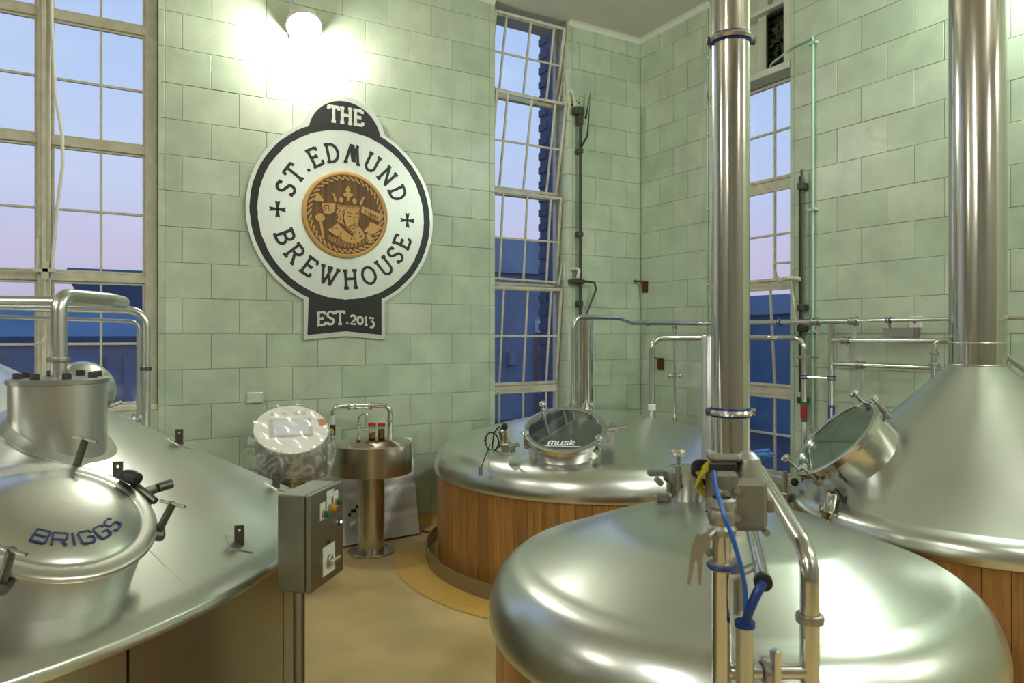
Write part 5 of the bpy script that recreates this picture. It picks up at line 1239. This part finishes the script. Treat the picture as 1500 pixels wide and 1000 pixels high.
fn_ = empty('extractor_fan', (.10, -1.9, 4.46), 'black square extractor fan above the right wall window', 'fan')
ya, yb_ = -2.035, -1.785
obj('housing', MB().box((.07, ya, 4.46), (.155, ya+.02, 5.0)).box((.07, yb_-.02, 4.46), (.155, yb_, 5.0)).box((.07, ya+.02, 4.46), (.155, yb_-.02, 4.48)).box((.07, ya+.02, 4.98), (.155, yb_-.02, 5.0)).box((.145, ya+.02, 4.48), (.155, yb_-.02, 4.98)), M['fan'], fn_, 0)
fb = MB()
for k in range(6):
    a = k*PI/3; c_, s_ = math.cos(a), math.sin(a); P_ = lambda r, t: (.11+.012*t, (ya+yb_)/2+r*(c_*1-s_*t*.35)*.8, 4.73+r*(s_+c_*t*.35)*1.3)
    fb.add([P_(.03, -1), P_(.03, 1), P_(.13, 1), P_(.13, -1)], [(0, 1, 2, 3)])
obj('fan_blade', fb, M['iron'], fn_, 0)
obj('hub', MB().cyl(.03, 0, .05, 20, frame((.14, (ya+yb_)/2, 4.73), (-1, 0, 0))), M['fan'], fn_)
gl = MB()
for k in range(9): zq = 4.49+k*.06; gl.tube([(.078, ya+.01, zq), (.078, yb_-.01, zq)], .003, n=6)
obj('guard_wire', gl, M['fan'], fn_)
for pxx, pyy, lb in ((943, 419, 'rusty brown wall bracket with a hook, high beside the room corner'), (966, 531, 'rusty brown wall bracket with a hook, lower on the right wall near the return pipe')):
    q = onx(pxx, pyy, -.02); o = empty('hook_bracket', (0, q.y, q.z), lb, 'bracket', 'rusty brackets on the right wall')
    obj('plate', MB().box((-.03, q.y-.055, q.z-.075), (-.001, q.y+.03, q.z+.055), None, .003), M['rust'], o, 0)
    obj('hook', MB().tube([(-.03, q.y-.03, q.z+.05), (-.07, q.y+.045, q.z+.06), (-.10, q.y+.06, q.z+.05), (-.11, q.y+.06, q.z+.075)], .011, .02, 8), M['darksteel'], o)
pq = ony(373, 582, 0)
bp_ = empty('blank_plate', (pq.x, 0, pq.z-.05), 'blank white socket plate on the tiled wall above the plastic-wrapped console', 'wall plate')
obj('plate', MB().box((pq.x-.068, -.028, pq.z-.046), (pq.x+.068, -.001, pq.z+.046), None, .005), M['white'], bp_, 0)
for s_ in (-1, 1): obj('screw', MB().cyl(.005, 0, .002, 10, frame((pq.x+.055*s_, -.028, pq.z), (0, -1, 0))), M['dull'], bp_)
vq = ony(843, 155, 0); vg = empty('round_vent', (vq.x, 0, vq.z), 'small perforated round wall vent above the iron opener gear', 'vent')
obj('disc', MB().lathe([(.085, .001), (.08, .008), (.001, .009)], 24, frame((vq.x, 0, vq.z), (0, -1, 0))), M['arris'], vg)
for k in range(8): a = k*PI/4; obj('hole', MB().cyl(.012, 0, .0016, 10, frame((vq.x+.055*math.cos(a), -.0085, vq.z+.055*math.sin(a)), (0, -1, 0))), M['iron'], vg)
rq = onz(624, 778, .012)
obj('red_marker', MB().tube([rq-CR*.04+CF*.02, rq+CR*.03-CF*.02], .009, n=10).tube([rq+CR*.03-CF*.02, rq+CR*.045-CF*.028], .006, n=10), M['red'], None, 35, 'small red marker pen lying on the floor by the wall', 'pen')
